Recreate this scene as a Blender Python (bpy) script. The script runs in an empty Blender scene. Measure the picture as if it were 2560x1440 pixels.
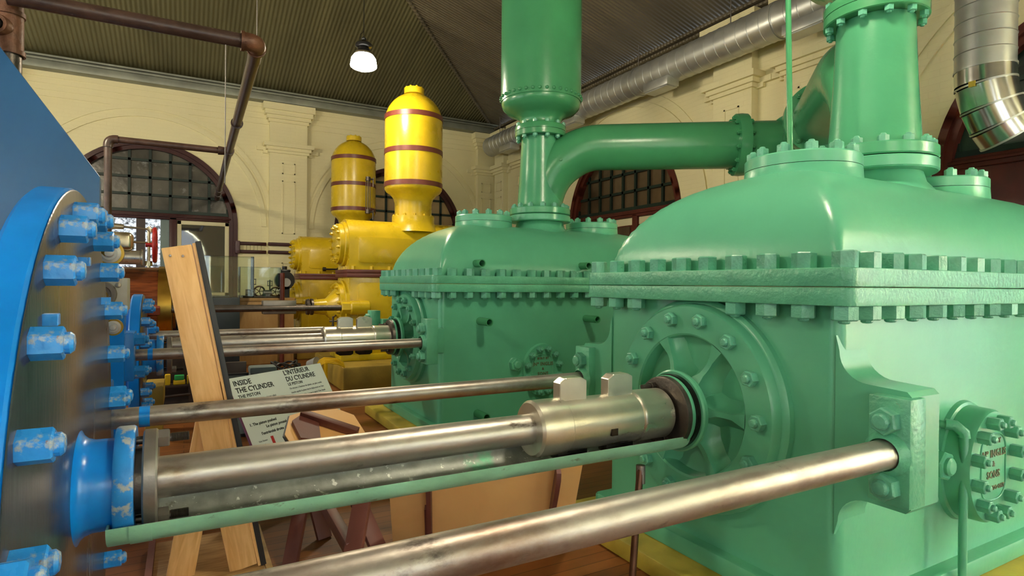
import bpy, bmesh, math, random
from mathutils import Vector as V, Matrix as Mx
random.seed(7)
S = bpy.context.scene
COL = S.collection
PI = math.pi

# ------------------------------------------------------------------ camera
cam = bpy.data.cameras.new('camera'); CAM = bpy.data.objects.new('camera', cam); COL.objects.link(CAM)
cam.sensor_width = 36; cam.lens = 20.7; cam.clip_start = .05
yaw, pitch, roll = math.radians(29.07), math.radians(-.34), math.radians(.5)
right = V((math.cos(yaw), -math.sin(yaw), 0)); fwd = V((math.sin(yaw), math.cos(yaw), 0)); up = V((0, 0, 1))
f2 = math.cos(pitch)*fwd+math.sin(pitch)*up; u2 = math.cos(pitch)*up-math.sin(pitch)*fwd
r3 = math.cos(roll)*right+math.sin(roll)*u2; u3 = math.cos(roll)*u2-math.sin(roll)*right
CAM.matrix_world = Mx(((r3.x, u3.x, -f2.x, 0), (r3.y, u3.y, -f2.y, 0), (r3.z, u3.z, -f2.z, 1.45), (0, 0, 0, 1)))
S.camera = CAM
S.view_settings.view_transform = 'Standard'; S.view_settings.look = 'None'
S.view_settings.gamma = 1; S.view_settings.use_curve_mapping = False
S.view_settings.exposure = 1.7

# ------------------------------------------------------------------ sky and daylight through the windows
W = bpy.data.worlds.new('sky'); S.world = W; W.use_nodes = True
bg = W.node_tree.nodes['Background']; bg.inputs[0].default_value = (.86, .95, 1, 1); bg.inputs[1].default_value = 1.0

def area(name, loc, rot, sx, sy, energy, color):
    l = bpy.data.lights.new(name, 'AREA'); l.shape = 'RECTANGLE'; l.size = sx; l.size_y = sy
    l.energy = energy; l.color = color
    o = bpy.data.objects.new(name, l); COL.objects.link(o); o.location = loc; o.rotation_euler = rot
    return o
DAY = (.90, .97, 1.0)
FRONT_Y, LEFT_X, RIGHT_X, BACK_Y = -7.0, -7.6, 7.36, 14.3
# daylight at the tall windows of the front wall (behind the camera) and of the left wall
for wx, e in ((-.66, 3600), (4.75, 1700)):
    area('window_daylight', (wx, FRONT_Y-.02, 2.4), (PI/2, 0, PI), 2.9, 3.6, e, DAY)
for wy, e in ((1.0, 330), (6.4, 560), (11.6, 560)):
    area('window_daylight', (LEFT_X-.02, wy, 2.4), (PI/2, 0, PI/2), 2.9, 3.6, e, DAY)

# the tall window of the right wall just behind the camera's right shoulder
area('window_daylight', (RIGHT_X+.02, -1.7, 2.2), (PI/2, 0, -PI/2), 2.7, 4.0, 4000, DAY)

# ------------------------------------------------------------------ materials
def mat(name, col, rough=.5, metal=0, var=.12, vs=4, bump=.0, bs=60, worn=None, stretch=(1, 1, 1), coat=0, spec=.5, emit=None, alpha=None, rvar=.1):
    m = bpy.data.materials.new(name); m.use_nodes = True
    nt = m.node_tree; N = nt.nodes; L = nt.links; P = N['Principled BSDF']
    P.inputs['Roughness'].default_value = rough; P.inputs['Metallic'].default_value = metal
    P.inputs['Coat Weight'].default_value = coat; P.inputs['Coat Roughness'].default_value = .08
    P.inputs['Specular IOR Level'].default_value = spec
    tc = N.new('ShaderNodeTexCoord'); mp = N.new('ShaderNodeMapping'); mp.inputs['Scale'].default_value = stretch
    L.new(tc.outputs['Object'], mp.inputs['Vector'])
    n = N.new('ShaderNodeTexNoise'); n.inputs['Scale'].default_value = vs; n.inputs['Detail'].default_value = 5
    L.new(mp.outputs[0], n.inputs['Vector'])
    r = N.new('ShaderNodeValToRGB'); r.color_ramp.elements[0].position = .3; r.color_ramp.elements[1].position = .7
    r.color_ramp.elements[0].color = tuple(max(0, c*(1-var)) for c in col)+(1,)
    r.color_ramp.elements[1].color = tuple(min(1, c*(1+var)) for c in col)+(1,)
    L.new(n.outputs[0], r.inputs[0]); out = r.outputs[0]
    for (wc, thr, wsc, soft) in (worn or []):
        n2 = N.new('ShaderNodeTexNoise'); n2.inputs['Scale'].default_value = wsc; n2.inputs['Detail'].default_value = 8; n2.inputs['Roughness'].default_value = .65
        L.new(mp.outputs[0], n2.inputs['Vector'])
        r2 = N.new('ShaderNodeValToRGB'); r2.color_ramp.elements[0].position = thr; r2.color_ramp.elements[1].position = min(1, thr+soft)
        L.new(n2.outputs[0], r2.inputs[0])
        mx = N.new('ShaderNodeMixRGB'); L.new(r2.outputs[0], mx.inputs[0]); L.new(out, mx.inputs[1]); mx.inputs[2].default_value = tuple(wc)+(1,)
        out = mx.outputs[0]
    L.new(out, P.inputs['Base Color'])
    if rvar:
        mr = N.new('ShaderNodeMapRange'); mr.inputs[3].default_value = max(.02, rough-rvar); mr.inputs[4].default_value = min(1, rough+rvar)
        L.new(n.outputs[0], mr.inputs[0]); L.new(mr.outputs[0], P.inputs['Roughness'])
    if bump:
        b = N.new('ShaderNodeBump'); b.inputs['Strength'].default_value = bump; b.inputs['Distance'].default_value = .01
        n3 = N.new('ShaderNodeTexNoise'); n3.inputs['Scale'].default_value = bs; n3.inputs['Detail'].default_value = 3
        L.new(mp.outputs[0], n3.inputs['Vector'])
        L.new(n3.outputs[0], b.inputs['Height']); L.new(b.outputs[0], P.inputs['Normal'])
    if emit:
        P.inputs['Emission Color'].default_value = tuple(emit[0])+(1,); P.inputs['Emission Strength'].default_value = emit[1]
    return m

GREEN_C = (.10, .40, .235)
M = {}
M['green'] = mat('green_enamel', GREEN_C, .30, 0, .06, 3, .10, 26, rvar=.0)
M['green_rough'] = mat('green_enamel_on_casting', GREEN_C, .34, 0, .14, 7, .4, 45, worn=[((.20, .17, .09), .72, 16, .08)])
M['green_nut'] = mat('green_enamel_on_nuts', (.11, .385, .25), .32, 0, .2, 12, .35, 60, worn=[((.20, .20, .11), .66, 22, .1)])
M['green_shaded'] = mat('green_enamel_shaded', (.055, .27, .115), .25, 0, .06, 3, .1, 30, rvar=.0)  # pump green darkened: warm, weaker light is put into the colour
M['green_half_shaded'] = mat('green_enamel_half_shaded', (.072, .33, .165), .25, 0, .06, 3, .1, 30, rvar=.0)  # same green darkened less, dimmer light on the risers mixed into the colour
M['yellow'] = mat('yellow_enamel', (.60, .415, .010), .28, 0, .08, 4, .1, 40, rvar=.05)
M['plinth'] = mat('mustard_plinth_paint', (.30, .20, .025), .55, 0, .2, 5, .15, 40)
M['plinth_bright'] = mat('yellow_plinth_paint', (.42, .33, .04), .5, 0, .2, 5, .15, 40)
M['oxide'] = mat('red_oxide_paint', (.13, .028, .016), .4, 0, .2, 6)
M['blue'] = mat('blue_enamel', (.004, .22, .74), .25, 0, .15, 4, .12, 20, rvar=.06)
M['blue_chip'] = mat('chipped_blue_enamel', (.02, .26, .74), .28, 0, .15, 8, .2, 40, worn=[((.42, .47, .50), .56, 24, .10), ((.25, .13, .06), .64, 30, .06)])
M['blue_flaked'] = mat('flaked_blue_enamel', (.02, .26, .74), .35, 0, .15, 8, .2, 40, worn=[((.42, .45, .47), .52, 14, .06), ((.25, .14, .07), .68, 26, .06)])
M['blue_plate'] = mat('blue_grey_plate', (.014, .085, .22), .38, 0, .25, 1.2, .06, 30)
M['blue_steel'] = mat('machined_cover', (.13, .135, .18), .26, .8, .2, 5, .1, 60, stretch=(1, 1, .2), rvar=.05)
M['steel'] = mat('worn_steel', (.50, .475, .43), .36, .85, .12, 3, .08, 60, worn=[((.24, .17, .12), .52, 4, .15), ((.08, .055, .045), .60, 9, .08)], stretch=(.5, 1, 1))
M['steel_tie'] = mat('rubbed_steel', (.46, .43, .39), .38, .85, .12, 3, .08, 60, worn=[((.25, .17, .13), .50, 3.5, .2), ((.12, .10, .09), .60, 9, .1)], stretch=(.5, 1, 1))
M['steel_bright'] = mat('polished_steel', (.66, .63, .53), .3, .85, .1, 6, .05, 80, worn=[((.22, .16, .09), .66, 7, .2)])
M['steel_dark'] = mat('dark_steel', (.10, .085, .075), .38, .8, .25, 6, .2, 60, worn=[((.25, .2, .16), .62, 12, .1)])
M['gunmetal'] = mat('grey_gland_iron', (.26, .235, .215), .4, .7, .15, 10, .1, 60)
M['black_oil'] = mat('oily_black_iron', (.012, .011, .010), .15, .3, .3, 9)
M['brass'] = mat('brass', (.50, .30, .05), .3, 1, .15, 6)
M['brass_pale'] = mat('pale_brass', (.55, .48, .33), .3, 1, .2, 6)
M['galv'] = mat('galvanized_tray', (.22, .24, .22), .45, .4, .3, 14, .1, 50, worn=[((.55, .58, .55), .60, 30, .03), ((.10, .36, .21), .58, 2.6, .08), ((.1, .08, .05), .68, 10, .1)])
M['tray_green'] = mat('flaking_green_tray_paint', (.28, .60, .42), .4, 0, .2, 10, .1, 60, worn=[((.13, .12, .07), .60, 16, .1), ((.36, .45, .22), .64, 6, .1)], stretch=(.6, 1, 1))
M['pipe_brown'] = mat('brown_pipe_paint', (.055, .030, .022), .35, 0, .4, 9, .15, 60, worn=[((.16, .10, .07), .64, 25, .1)])
M['pipe_rust'] = mat('rusty_fitting', (.14, .055, .025), .5, .2, .4, 9, .3, 50)
M['copper'] = mat('tarnished_copper', (.13, .065, .04), .35, .8, .3, 9)
M['duct'] = mat('spiral_galvanized_steel', (.52, .53, .50), .38, .7, .12, 5)
M['duct_shiny'] = mat('bright_galvanized_steel', (.62, .62, .60), .2, .95, .1, 4)
M['cream'] = mat('cream_paint', (.62, .56, .31), .6, 0, .05, 2)
M['cream_frame'] = mat('cream_joinery_paint', (.60, .54, .32), .5, 0, .05, 2)
M['maroon'] = mat('maroon_joinery_paint', (.045, .011, .010), .38, 0, .2, 4, spec=.25)
M['maroon_red'] = mat('maroon_joinery_paint_warm', (.085, .018, .010), .4, 0, .2, 4, spec=.25)
M['bars'] = mat('dark_green_glazing_bars', (.006, .018, .011), .45, 0, .2, 4, spec=.3)
M['door_grey'] = mat('grey_green_door_paint', (.14, .19, .18), .5, 0, .1, 4)
M['pine'] = None
M['ply'] = None
M['redwood'] = mat('red_brown_stand_paint', (.15, .045, .032), .5, 0, .15, 5, .05, 60)
M['black'] = mat('matt_black', (.02, .02, .022), .5)
M['lamp_black'] = mat('black_lamp_enamel', (.012, .011, .010), .3)
M['white_board'] = mat('white_sign_face', (.80, .88, .83), .45, 0, .02, 2)
M['ink'] = mat('black_lettering', (.01, .01, .012), .6, rvar=0)
M['ink_grey'] = mat('grey_small_print', (.13, .15, .16), .6, rvar=0)
M['sign_red'] = mat('red_diagram_ink', (.60, .03, .03), .5, rvar=0)
M['sign_blue'] = mat('blue_diagram_ink', (.02, .32, .72), .5, rvar=0)
M['sign_edge'] = mat('magenta_sign_edge', (.16, .03, .09), .5)
M['slate'] = mat('slate_blue_edging', (.035, .05, .07), .5)
M['panel_grey'] = mat('grey_panel', (.16, .20, .20), .5)
M['panel_dark'] = mat('dark_brown_panel', (.035, .018, .014), .5)
M['letter_rust'] = mat('bronze_lettering', (.12, .13, .06), .5, 0, .3, 30)
M['red_wheel'] = mat('red_handwheel_paint', (.30, .008, .010), .35)
M['white_metal'] = mat('light_grey_enamel', (.50, .52, .50), .4, .2, .1, 8)
M['yellow_plastic'] = mat('yellow_plastic', (.75, .48, .01), .4)
M['green_plastic'] = mat('green_plastic', (.02, .35, .08), .4)
M['rubber'] = mat('black_rubber', (.015, .015, .016), .4)
M['grey_plastic'] = mat('grey_plastic', (.25, .26, .27), .3)
M['pane_brown'] = mat('brown_backed_pane', (.075, .046, .022), .16, 0, .45, 1.6, .15, 8)
M['pane_grey'] = mat('obscured_grey_pane', (.085, .078, .058), .25, 0, .5, 1.4, .3, 7, spec=.3, worn=[((.24, .24, .22), .60, 5, .15)])
M['pane_tan'] = mat('tan_backed_pane', (.30, .205, .09), .3, 0, .3, 1.6)
M['pane_green'] = mat('dark_green_pane', (.010, .026, .016), .3, 0, .6, 1.6)
M['pane_mirror'] = mat('dark_reflecting_pane', (.02, .02, .022), .03, 0, .2, 2, rvar=0, spec=1.0)
M['flesh'] = mat('light_grey_gauge_face', (.45, .45, .42), .4)

def glass(name, tint):
    m = bpy.data.materials.new(name); m.use_nodes = True; nt = m.node_tree; N = nt.nodes; L = nt.links
    for n in list(N): N.remove(n)
    o = N.new('ShaderNodeOutputMaterial'); mix = N.new('ShaderNodeMixShader'); t = N.new('ShaderNodeBsdfTransparent'); g = N.new('ShaderNodeBsdfGlossy')
    fr = N.new('ShaderNodeFresnel'); fr.inputs[0].default_value = 1.5
    t.inputs[0].default_value = tint+(1,); g.inputs['Roughness'].default_value = .02
    L.new(fr.outputs[0], mix.inputs[0]); L.new(t.outputs[0], mix.inputs[1]); L.new(g.outputs[0], mix.inputs[2]); L.new(mix.outputs[0], o.inputs[0])
    return m
M['glass'] = glass('case_glass', (.955, .985, .975))

def wood(name, c1, c2, scale, stretch, rough=.45, knots=True):
    m = bpy.data.materials.new(name); m.use_nodes = True; nt = m.node_tree; N = nt.nodes; L = nt.links; P = N['Principled BSDF']
    tc = N.new('ShaderNodeTexCoord'); mp = N.new('ShaderNodeMapping'); mp.inputs['Scale'].default_value = stretch
    L.new(tc.outputs['Object'], mp.inputs[0])
    n = N.new('ShaderNodeTexNoise'); n.inputs['Scale'].default_value = scale; n.inputs['Detail'].default_value = 6; n.inputs['Distortion'].default_value = 1.2
    L.new(mp.outputs[0], n.inputs['Vector'])
    r = N.new('ShaderNodeValToRGB'); r.color_ramp.elements[0].position = .35; r.color_ramp.elements[1].position = .65
    r.color_ramp.elements[0].color = c2+(1,); r.color_ramp.elements[1].color = c1+(1,)
    L.new(n.outputs[0], r.inputs[0]); out = r.outputs[0]
    if knots:
        v = N.new('ShaderNodeTexVoronoi'); v.inputs['Scale'].default_value = 3.2
        mp2 = N.new('ShaderNodeMapping'); mp2.inputs['Scale'].default_value = tuple(.5+.5*s/max(stretch) for s in stretch); L.new(tc.outputs['Object'], mp2.inputs[0]); L.new(mp2.outputs[0], v.inputs['Vector'])
        r2 = N.new('ShaderNodeValToRGB'); r2.color_ramp.elements[0].position = .03; r2.color_ramp.elements[1].position = .09
        r2.color_ramp.elements[0].color = (1, 1, 1, 1); r2.color_ramp.elements[1].color = (0, 0, 0, 1)
        L.new(v.outputs['Distance'], r2.inputs[0])
        mx = N.new('ShaderNodeMixRGB'); L.new(r2.outputs[0], mx.inputs[0]); L.new(out, mx.inputs[1]); mx.inputs[2].default_value = (.20, .07, .02, 1); out = mx.outputs[0]
    L.new(out, P.inputs['Base Color']); P.inputs['Roughness'].default_value = rough
    return m
M['pine'] = wood('knotty_pine', (.84, .52, .22), (.70, .38, .13), 6, (6, 6, .7))
M['ply'] = wood('birch_plywood', (.90, .52, .19), (.86, .48, .17), 3, (1, 1, 6), .5, False)
M['ply_floor'] = wood('grainy_plywood', (.42, .27, .11), (.27, .15, .05), 7, (.7, 5, 1), .5, False)
M['mahogany'] = wood('varnished_mahogany', (.17, .045, .012), (.07, .016, .006), 4, (.5, 8, 8), .25, False)
M['crate'] = wood('pale_plywood_case', (.50, .31, .11), (.42, .24, .075), 3, (3, 3, .6), .5, False)

def brick_wall(name, col, axis):
    m = bpy.data.materials.new(name); m.use_nodes = True; nt = m.node_tree; N = nt.nodes; L = nt.links; P = N['Principled BSDF']
    tc = N.new('ShaderNodeTexCoord'); sp = N.new('ShaderNodeSeparateXYZ'); cb = N.new('ShaderNodeCombineXYZ')
    L.new(tc.outputs['Object'], sp.inputs[0]); L.new(sp.outputs[axis], cb.inputs[0]); L.new(sp.outputs[2], cb.inputs[1])
    b = N.new('ShaderNodeTexBrick'); b.inputs['Scale'].default_value = 1; b.inputs['Brick Width'].default_value = .23; b.inputs['Row Height'].default_value = .075
    b.inputs['Mortar Size'].default_value = .006; b.inputs['Mortar Smooth'].default_value = .6
    b.inputs['Color1'].default_value = (1, 1, 1, 1); b.inputs['Color2'].default_value = (.85, .85, .85, 1); b.inputs['Mortar'].default_value = (.4, .4, .4, 1)
    L.new(cb.outputs[0], b.inputs['Vector'])
    bp = N.new('ShaderNodeBump'); bp.inputs['Strength'].default_value = .35; bp.inputs['Distance'].default_value = .008
    L.new(b.outputs['Color'], bp.inputs['Height']); L.new(bp.outputs[0], P.inputs['Normal'])
    n = N.new('ShaderNodeTexNoise'); n.inputs['Scale'].default_value = 1.3; L.new(tc.outputs['Object'], n.inputs['Vector'])
    r = N.new('ShaderNodeValToRGB'); r.color_ramp.elements[0].color = tuple(c*.93 for c in col)+(1,); r.color_ramp.elements[1].color = tuple(min(1, c*1.05) for c in col)+(1,)
    L.new(n.outputs[0], r.inputs[0]); L.new(r.outputs[0], P.inputs['Base Color']); P.inputs['Roughness'].default_value = .55
    return m
CREAM = (.76, .69, .40)
M['wall_x'] = brick_wall('cream_painted_brick_back', CREAM, 0)
M['wall_y'] = brick_wall('cream_painted_brick_side', CREAM, 1)

def corrugated(name, col, axis, cross):
    m = bpy.data.materials.new(name); m.use_nodes = True; nt = m.node_tree; N = nt.nodes; L = nt.links; P = N['Principled BSDF']
    tc = N.new('ShaderNodeTexCoord')
    w = N.new('ShaderNodeTexWave'); w.wave_type = 'BANDS'; w.bands_direction = axis; w.inputs['Scale'].default_value = 4.2; w.inputs['Distortion'].default_value = 0
    L.new(tc.outputs['Object'], w.inputs['Vector'])
    bp = N.new('ShaderNodeBump'); bp.inputs['Strength'].default_value = .7; bp.inputs['Distance'].default_value = .02
    L.new(w.outputs['Fac'], bp.inputs['Height']); L.new(bp.outputs[0], P.inputs['Normal'])
    n = N.new('ShaderNodeTexNoise'); n.inputs['Scale'].default_value = .9; n.inputs['Detail'].default_value = 5
    mp = N.new('ShaderNodeMapping'); mp.inputs['Scale'].default_value = cross; L.new(tc.outputs['Object'], mp.inputs[0]); L.new(mp.outputs[0], n.inputs['Vector'])
    r = N.new('ShaderNodeValToRGB'); r.color_ramp.elements[0].position = .3; r.color_ramp.elements[1].position = .75
    r.color_ramp.elements[0].color = tuple(c*.72 for c in col)+(1,); r.color_ramp.elements[1].color = tuple(c*1.25 for c in col)+(1,)
    L.new(n.outputs[0], r.inputs[0]); L.new(r.outputs[0], P.inputs['Base Color']); P.inputs['Roughness'].default_value = .45; P.inputs['Metallic'].default_value = .1
    return m
M['ceil_back'] = corrugated('corrugated_sheet_back', (.115, .105, .048), 'X', (2.2, .4, 1))
M['ceil_side'] = corrugated('corrugated_sheet_side', (.150, .125, .080), 'Y', (.4, 2.2, 1))

def floor_mat():
    m = bpy.data.materials.new('varnished_floorboards'); m.use_nodes = True; nt = m.node_tree; N = nt.nodes; L = nt.links; P = N['Principled BSDF']
    tc = N.new('ShaderNodeTexCoord')
    b = N.new('ShaderNodeTexBrick'); b.inputs['Scale'].default_value = 1; b.inputs['Brick Width'].default_value = 2.4; b.inputs['Row Height'].default_value = .085
    b.inputs['Mortar Size'].default_value = .0018; b.inputs['Color1'].default_value = (.25, .092, .022, 1); b.inputs['Color2'].default_value = (.18, .060, .015, 1); b.inputs['Mortar'].default_value = (.03, .012, .005, 1)
    L.new(tc.outputs['Object'], b.inputs['Vector'])
    n = N.new('ShaderNodeTexNoise'); n.inputs['Scale'].default_value = 2.2; n.inputs['Detail'].default_value = 6; mp = N.new('ShaderNodeMapping'); mp.inputs['Scale'].default_value = (1, 3, 1)
    L.new(tc.outputs['Object'], mp.inputs[0]); L.new(mp.outputs[0], n.inputs['Vector'])
    mx = N.new('ShaderNodeMixRGB'); mx.blend_type = 'MULTIPLY'; mx.inputs[0].default_value = .6; L.new(b.outputs['Color'], mx.inputs[1])
    r = N.new('ShaderNodeValToRGB'); r.color_ramp.elements[0].position = .3; r.color_ramp.elements[1].position = .7; r.color_ramp.elements[0].color = (.5, .5, .5, 1); r.color_ramp.elements[1].color = (1.25, 1.2, 1.1, 1)
    L.new(n.outputs[0], r.inputs[0]); L.new(r.outputs[0], mx.inputs[2]); L.new(mx.outputs[0], P.inputs['Base Color']); P.inputs['Roughness'].default_value = .45; P.inputs['Specular IOR Level'].default_value = .25
    return m
M['floor'] = floor_mat()

def bright_view():
    # daylight scene seen through the dirty panes of the door: it is a lit window
    m = bpy.data.materials.new('daylit_dirty_pane'); m.use_nodes = True; nt = m.node_tree; N = nt.nodes; L = nt.links; P = N['Principled BSDF']
    tc = N.new('ShaderNodeTexCoord'); n = N.new('ShaderNodeTexNoise'); n.inputs['Scale'].default_value = 11; n.inputs['Detail'].default_value = 9; n.inputs['Roughness'].default_value = .7
    L.new(tc.outputs['Object'], n.inputs['Vector'])
    r = N.new('ShaderNodeValToRGB'); r.color_ramp.elements[0].position = .42; r.color_ramp.elements[1].position = .53
    r.color_ramp.elements[0].color = (.05, .06, .07, 1); r.color_ramp.elements[1].color = (.85, .93, 1, 1); L.new(n.outputs[0], r.inputs[0])
    P.inputs['Base Color'].default_value = (.03, .03, .03, 1); P.inputs['Roughness'].default_value = .1
    L.new(r.outputs[0], P.inputs['Emission Color']); P.inputs['Emission Strength'].default_value = .34
    return m
M['pane_day'] = bright_view()
M['lamp_glass'] = mat('lit_opal_glass', (.9, .9, .85), .3, emit=((1, .95, .84), 5.0), rvar=0)

# ------------------------------------------------------------------ mesh helpers
def basis(d):
    d = V(d).normalized(); a = V((0, 0, 1)) if abs(d.z) < .9 else V((1, 0, 0))
    u = d.cross(a).normalized(); w = u.cross(d).normalized()      # for d=+-x, w is +z
    return d, u, w

class B:
    def __init__(s): s.bm = bmesh.new()
    def _merge(s, b2):
        me = bpy.data.meshes.new('tmp'); b2.to_mesh(me); b2.free(); s.bm.from_mesh(me); bpy.data.meshes.remove(me); return s
    def hull_faces(s, verts, faces, bev=0, seg=2, edges=None):
        b = bmesh.new(); vs = [b.verts.new(v) for v in verts]
        for f in faces: b.faces.new([vs[i] for i in f])
        bmesh.ops.recalc_face_normals(b, faces=b.faces)
        if bev: bmesh.ops.bevel(b, geom=list(b.edges), offset=bev, segments=seg, affect='EDGES', profile=.5)
        return s._merge(b)
    def box(s, x0, x1, y0, y1, z0, z1, bev=0, seg=2, mx=None):
        v = [V((x, y, z)) for x in (x0, x1) for y in (y0, y1) for z in (z0, z1)]
        if mx: v = [mx @ p for p in v]
        return s.hull_faces(v, [(0, 1, 3, 2), (4, 6, 7, 5), (0, 4, 5, 1), (2, 3, 7, 6), (0, 2, 6, 4), (1, 5, 7, 3)], bev, seg)
    def prism(s, pts, axis, a0, a1, bev=0, seg=2, mx=None):
        # pts are 2D in the two other axes (x:(y,z) y:(x,z) z:(x,y))
        def P(p, a): return V({'x': (a, p[0], p[1]), 'y': (p[0], a, p[1]), 'z': (p[0], p[1], a)}[axis])
        n = len(pts); v = [P(p, a0) for p in pts]+[P(p, a1) for p in pts]
        if mx: v = [mx @ p for p in v]
        f = [tuple(range(n)), tuple(range(2*n-1, n-1, -1))]+[(i, (i+1) % n, n+(i+1) % n, n+i) for i in range(n)]
        return s.hull_faces(v, f, bev, seg)
    def lathe(s, prof, c=(0, 0, 0), axis=(0, 0, 1), seg=48, a0=0, a1=2*PI, sc=(1, 1)):
        # prof: (distance along axis, radius); closed at r=0 ends automatically
        d, u, w = basis(axis); c = V(c); b = bmesh.new(); full = abs(a1-a0-2*PI) < 1e-6; n = seg if full else seg+1
        rows = []
        for (t, r) in prof:
            if r < 1e-6: rows.append([b.verts.new(c+d*t)]*n)
            else: rows.append([b.verts.new(c+d*t+(u*math.cos(a0+(a1-a0)*i/seg)*sc[0]+w*math.sin(a0+(a1-a0)*i/seg)*sc[1])*r) for i in range(n)])
        for k in range(len(rows)-1):
            for i in range(seg):
                j = (i+1) % n; q = [rows[k][i], rows[k][j], rows[k+1][j], rows[k+1][i]]
                q2 = []
                for x in q:
                    if x not in q2: q2.append(x)
                if len(q2) >= 3:
                    try: b.faces.new(q2)
                    except ValueError: pass
        bmesh.ops.recalc_face_normals(b, faces=b.faces)
        return s._merge(b)
    def cyl(s, p0, p1, r, seg=24, r1=None, bev=0):
        p0, p1 = V(p0), V(p1); L = (p1-p0).length; r1 = r if r1 is None else r1
        if bev: pr = [(0, 0), (0, r-bev), (bev, r), (L-bev, r1), (L, r1-bev), (L, 0)]
        else: pr = [(0, 0), (0, r), (L, r1), (L, 0)]
        return s.lathe(pr, p0, p1-p0, seg)
    def tube(s, path, r, seg=16, cap=True):
        path = [V(p) for p in path]; b = bmesh.new(); rings = []; n = len(path); R = r if isinstance(r, (list, tuple)) else [r]*n
        t0 = (path[1]-path[0]).normalized(); _, u, w = basis(t0)
        for i, p in enumerate(path):
            t = (path[min(i+1, n-1)]-path[max(i-1, 0)]).normalized()
            u = (u-t*u.dot(t)).normalized(); w = t.cross(u).normalized()
            rings.append([b.verts.new(p+(u*math.cos(2*PI*k/seg)+w*math.sin(2*PI*k/seg))*R[i]) for k in range(seg)])
        for i in range(n-1):
            for k in range(seg): b.faces.new((rings[i][k], rings[i][(k+1) % seg], rings[i+1][(k+1) % seg], rings[i+1][k]))
        if cap: b.faces.new(rings[0]); b.faces.new(rings[-1])
        bmesh.ops.recalc_face_normals(b, faces=b.faces)
        return s._merge(b)
    def nut(s, c, axis, r, h, stud=.45, sh=.2, rot=0, square=False):
        # chamfered hexagon nut standing on c with a domed stud end
        d, u, w = basis(axis); c = V(c); n = 4 if square else 6; b = bmesh.new(); ch = r*.10
        rows = []
        for t, rr in ((0, r), (h-ch, r), (h, r*.88)):
            rows.append([b.verts.new(c+d*t+(u*math.cos(rot+2*PI*k/n)+w*math.sin(rot+2*PI*k/n))*rr) for k in range(n)])
        for i in range(2):
            for k in range(n): b.faces.new((rows[i][k], rows[i][(k+1) % n], rows[i+1][(k+1) % n], rows[i+1][k]))
        b.faces.new(rows[2]); b.faces.new(rows[0]); bmesh.ops.recalc_face_normals(b, faces=b.faces)
        s._merge(b)
        if stud:
            q = r*stud; k = h*sh
            s.lathe([(h-.001, q), (h+k*.5, q), (h+k*.85, q*.75), (h+k, 0)], c, axis, 14)
        return s
    def sweep_rect(s, path, normals, w, t):
        pass
    def out(s, name, m, parent=None, loc=None, ang=35, flat=False):
        bmesh.ops.remove_doubles(s.bm, verts=s.bm.verts, dist=1e-5)
        me = bpy.data.meshes.new(name); s.bm.to_mesh(me); s.bm.free()
        if not flat:
            me.shade_smooth(); me.set_sharp_from_angle(angle=math.radians(ang))
        me.materials.append(m)
        o = bpy.data.objects.new(name, me); COL.objects.link(o)
        if parent: o.parent = parent
        if loc: o.location = loc
        return o

def empty(name, loc=(0, 0, 0), rz=0):
    o = bpy.data.objects.new(name, None); COL.objects.link(o); o.location = loc; o.rotation_euler = (0, 0, rz); o.empty_display_size = .1
    return o
def tag(o, label, cat, group=None):
    o['label'] = label; o['category'] = cat
    if group: o['group'] = group
    return o
def struct(o): o['kind'] = 'structure'; return o
def like(src, parent, loc, rot=None, name=None):
    c = src.copy(); COL.objects.link(c); c.parent = parent; c.location = loc
    if rot is not None: c.rotation_euler = rot
    return c
def copy_tree(o, parent=None):
    c = o.copy(); COL.objects.link(c); c.parent = parent
    for ch in list(o.children): copy_tree(ch, c)
    return c
def text(body, size, parent, loc, rot, m, name='lettering', ext=.002, align='CENTER', spacing=1.0, bold=0, sx=1.0):
    cu = bpy.data.curves.new('t', 'FONT'); cu.body = body; cu.size = size; cu.extrude = ext; cu.align_x = align; cu.space_character = spacing; cu.offset = bold
    cu.resolution_u = 2
    to = bpy.data.objects.new('t', cu); COL.objects.link(to)
    me = bpy.data.meshes.new_from_object(to); bpy.data.objects.remove(to); me.name = name
    if sx != 1: me.transform(Mx.Diagonal((sx, 1, 1, 1)))
    me.materials.clear(); me.materials.append(m)
    o = bpy.data.objects.new(name, me); COL.objects.link(o); o.parent = parent
    o.matrix_local = Mx.Translation(V(loc)) @ rot.to_4x4() if isinstance(rot, Mx) else Mx.Translation(V(loc))
    return o
FACE_Y = Mx(((1, 0, 0), (0, 0, -1), (0, 1, 0)))       # text lying in XZ, facing -Y

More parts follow.
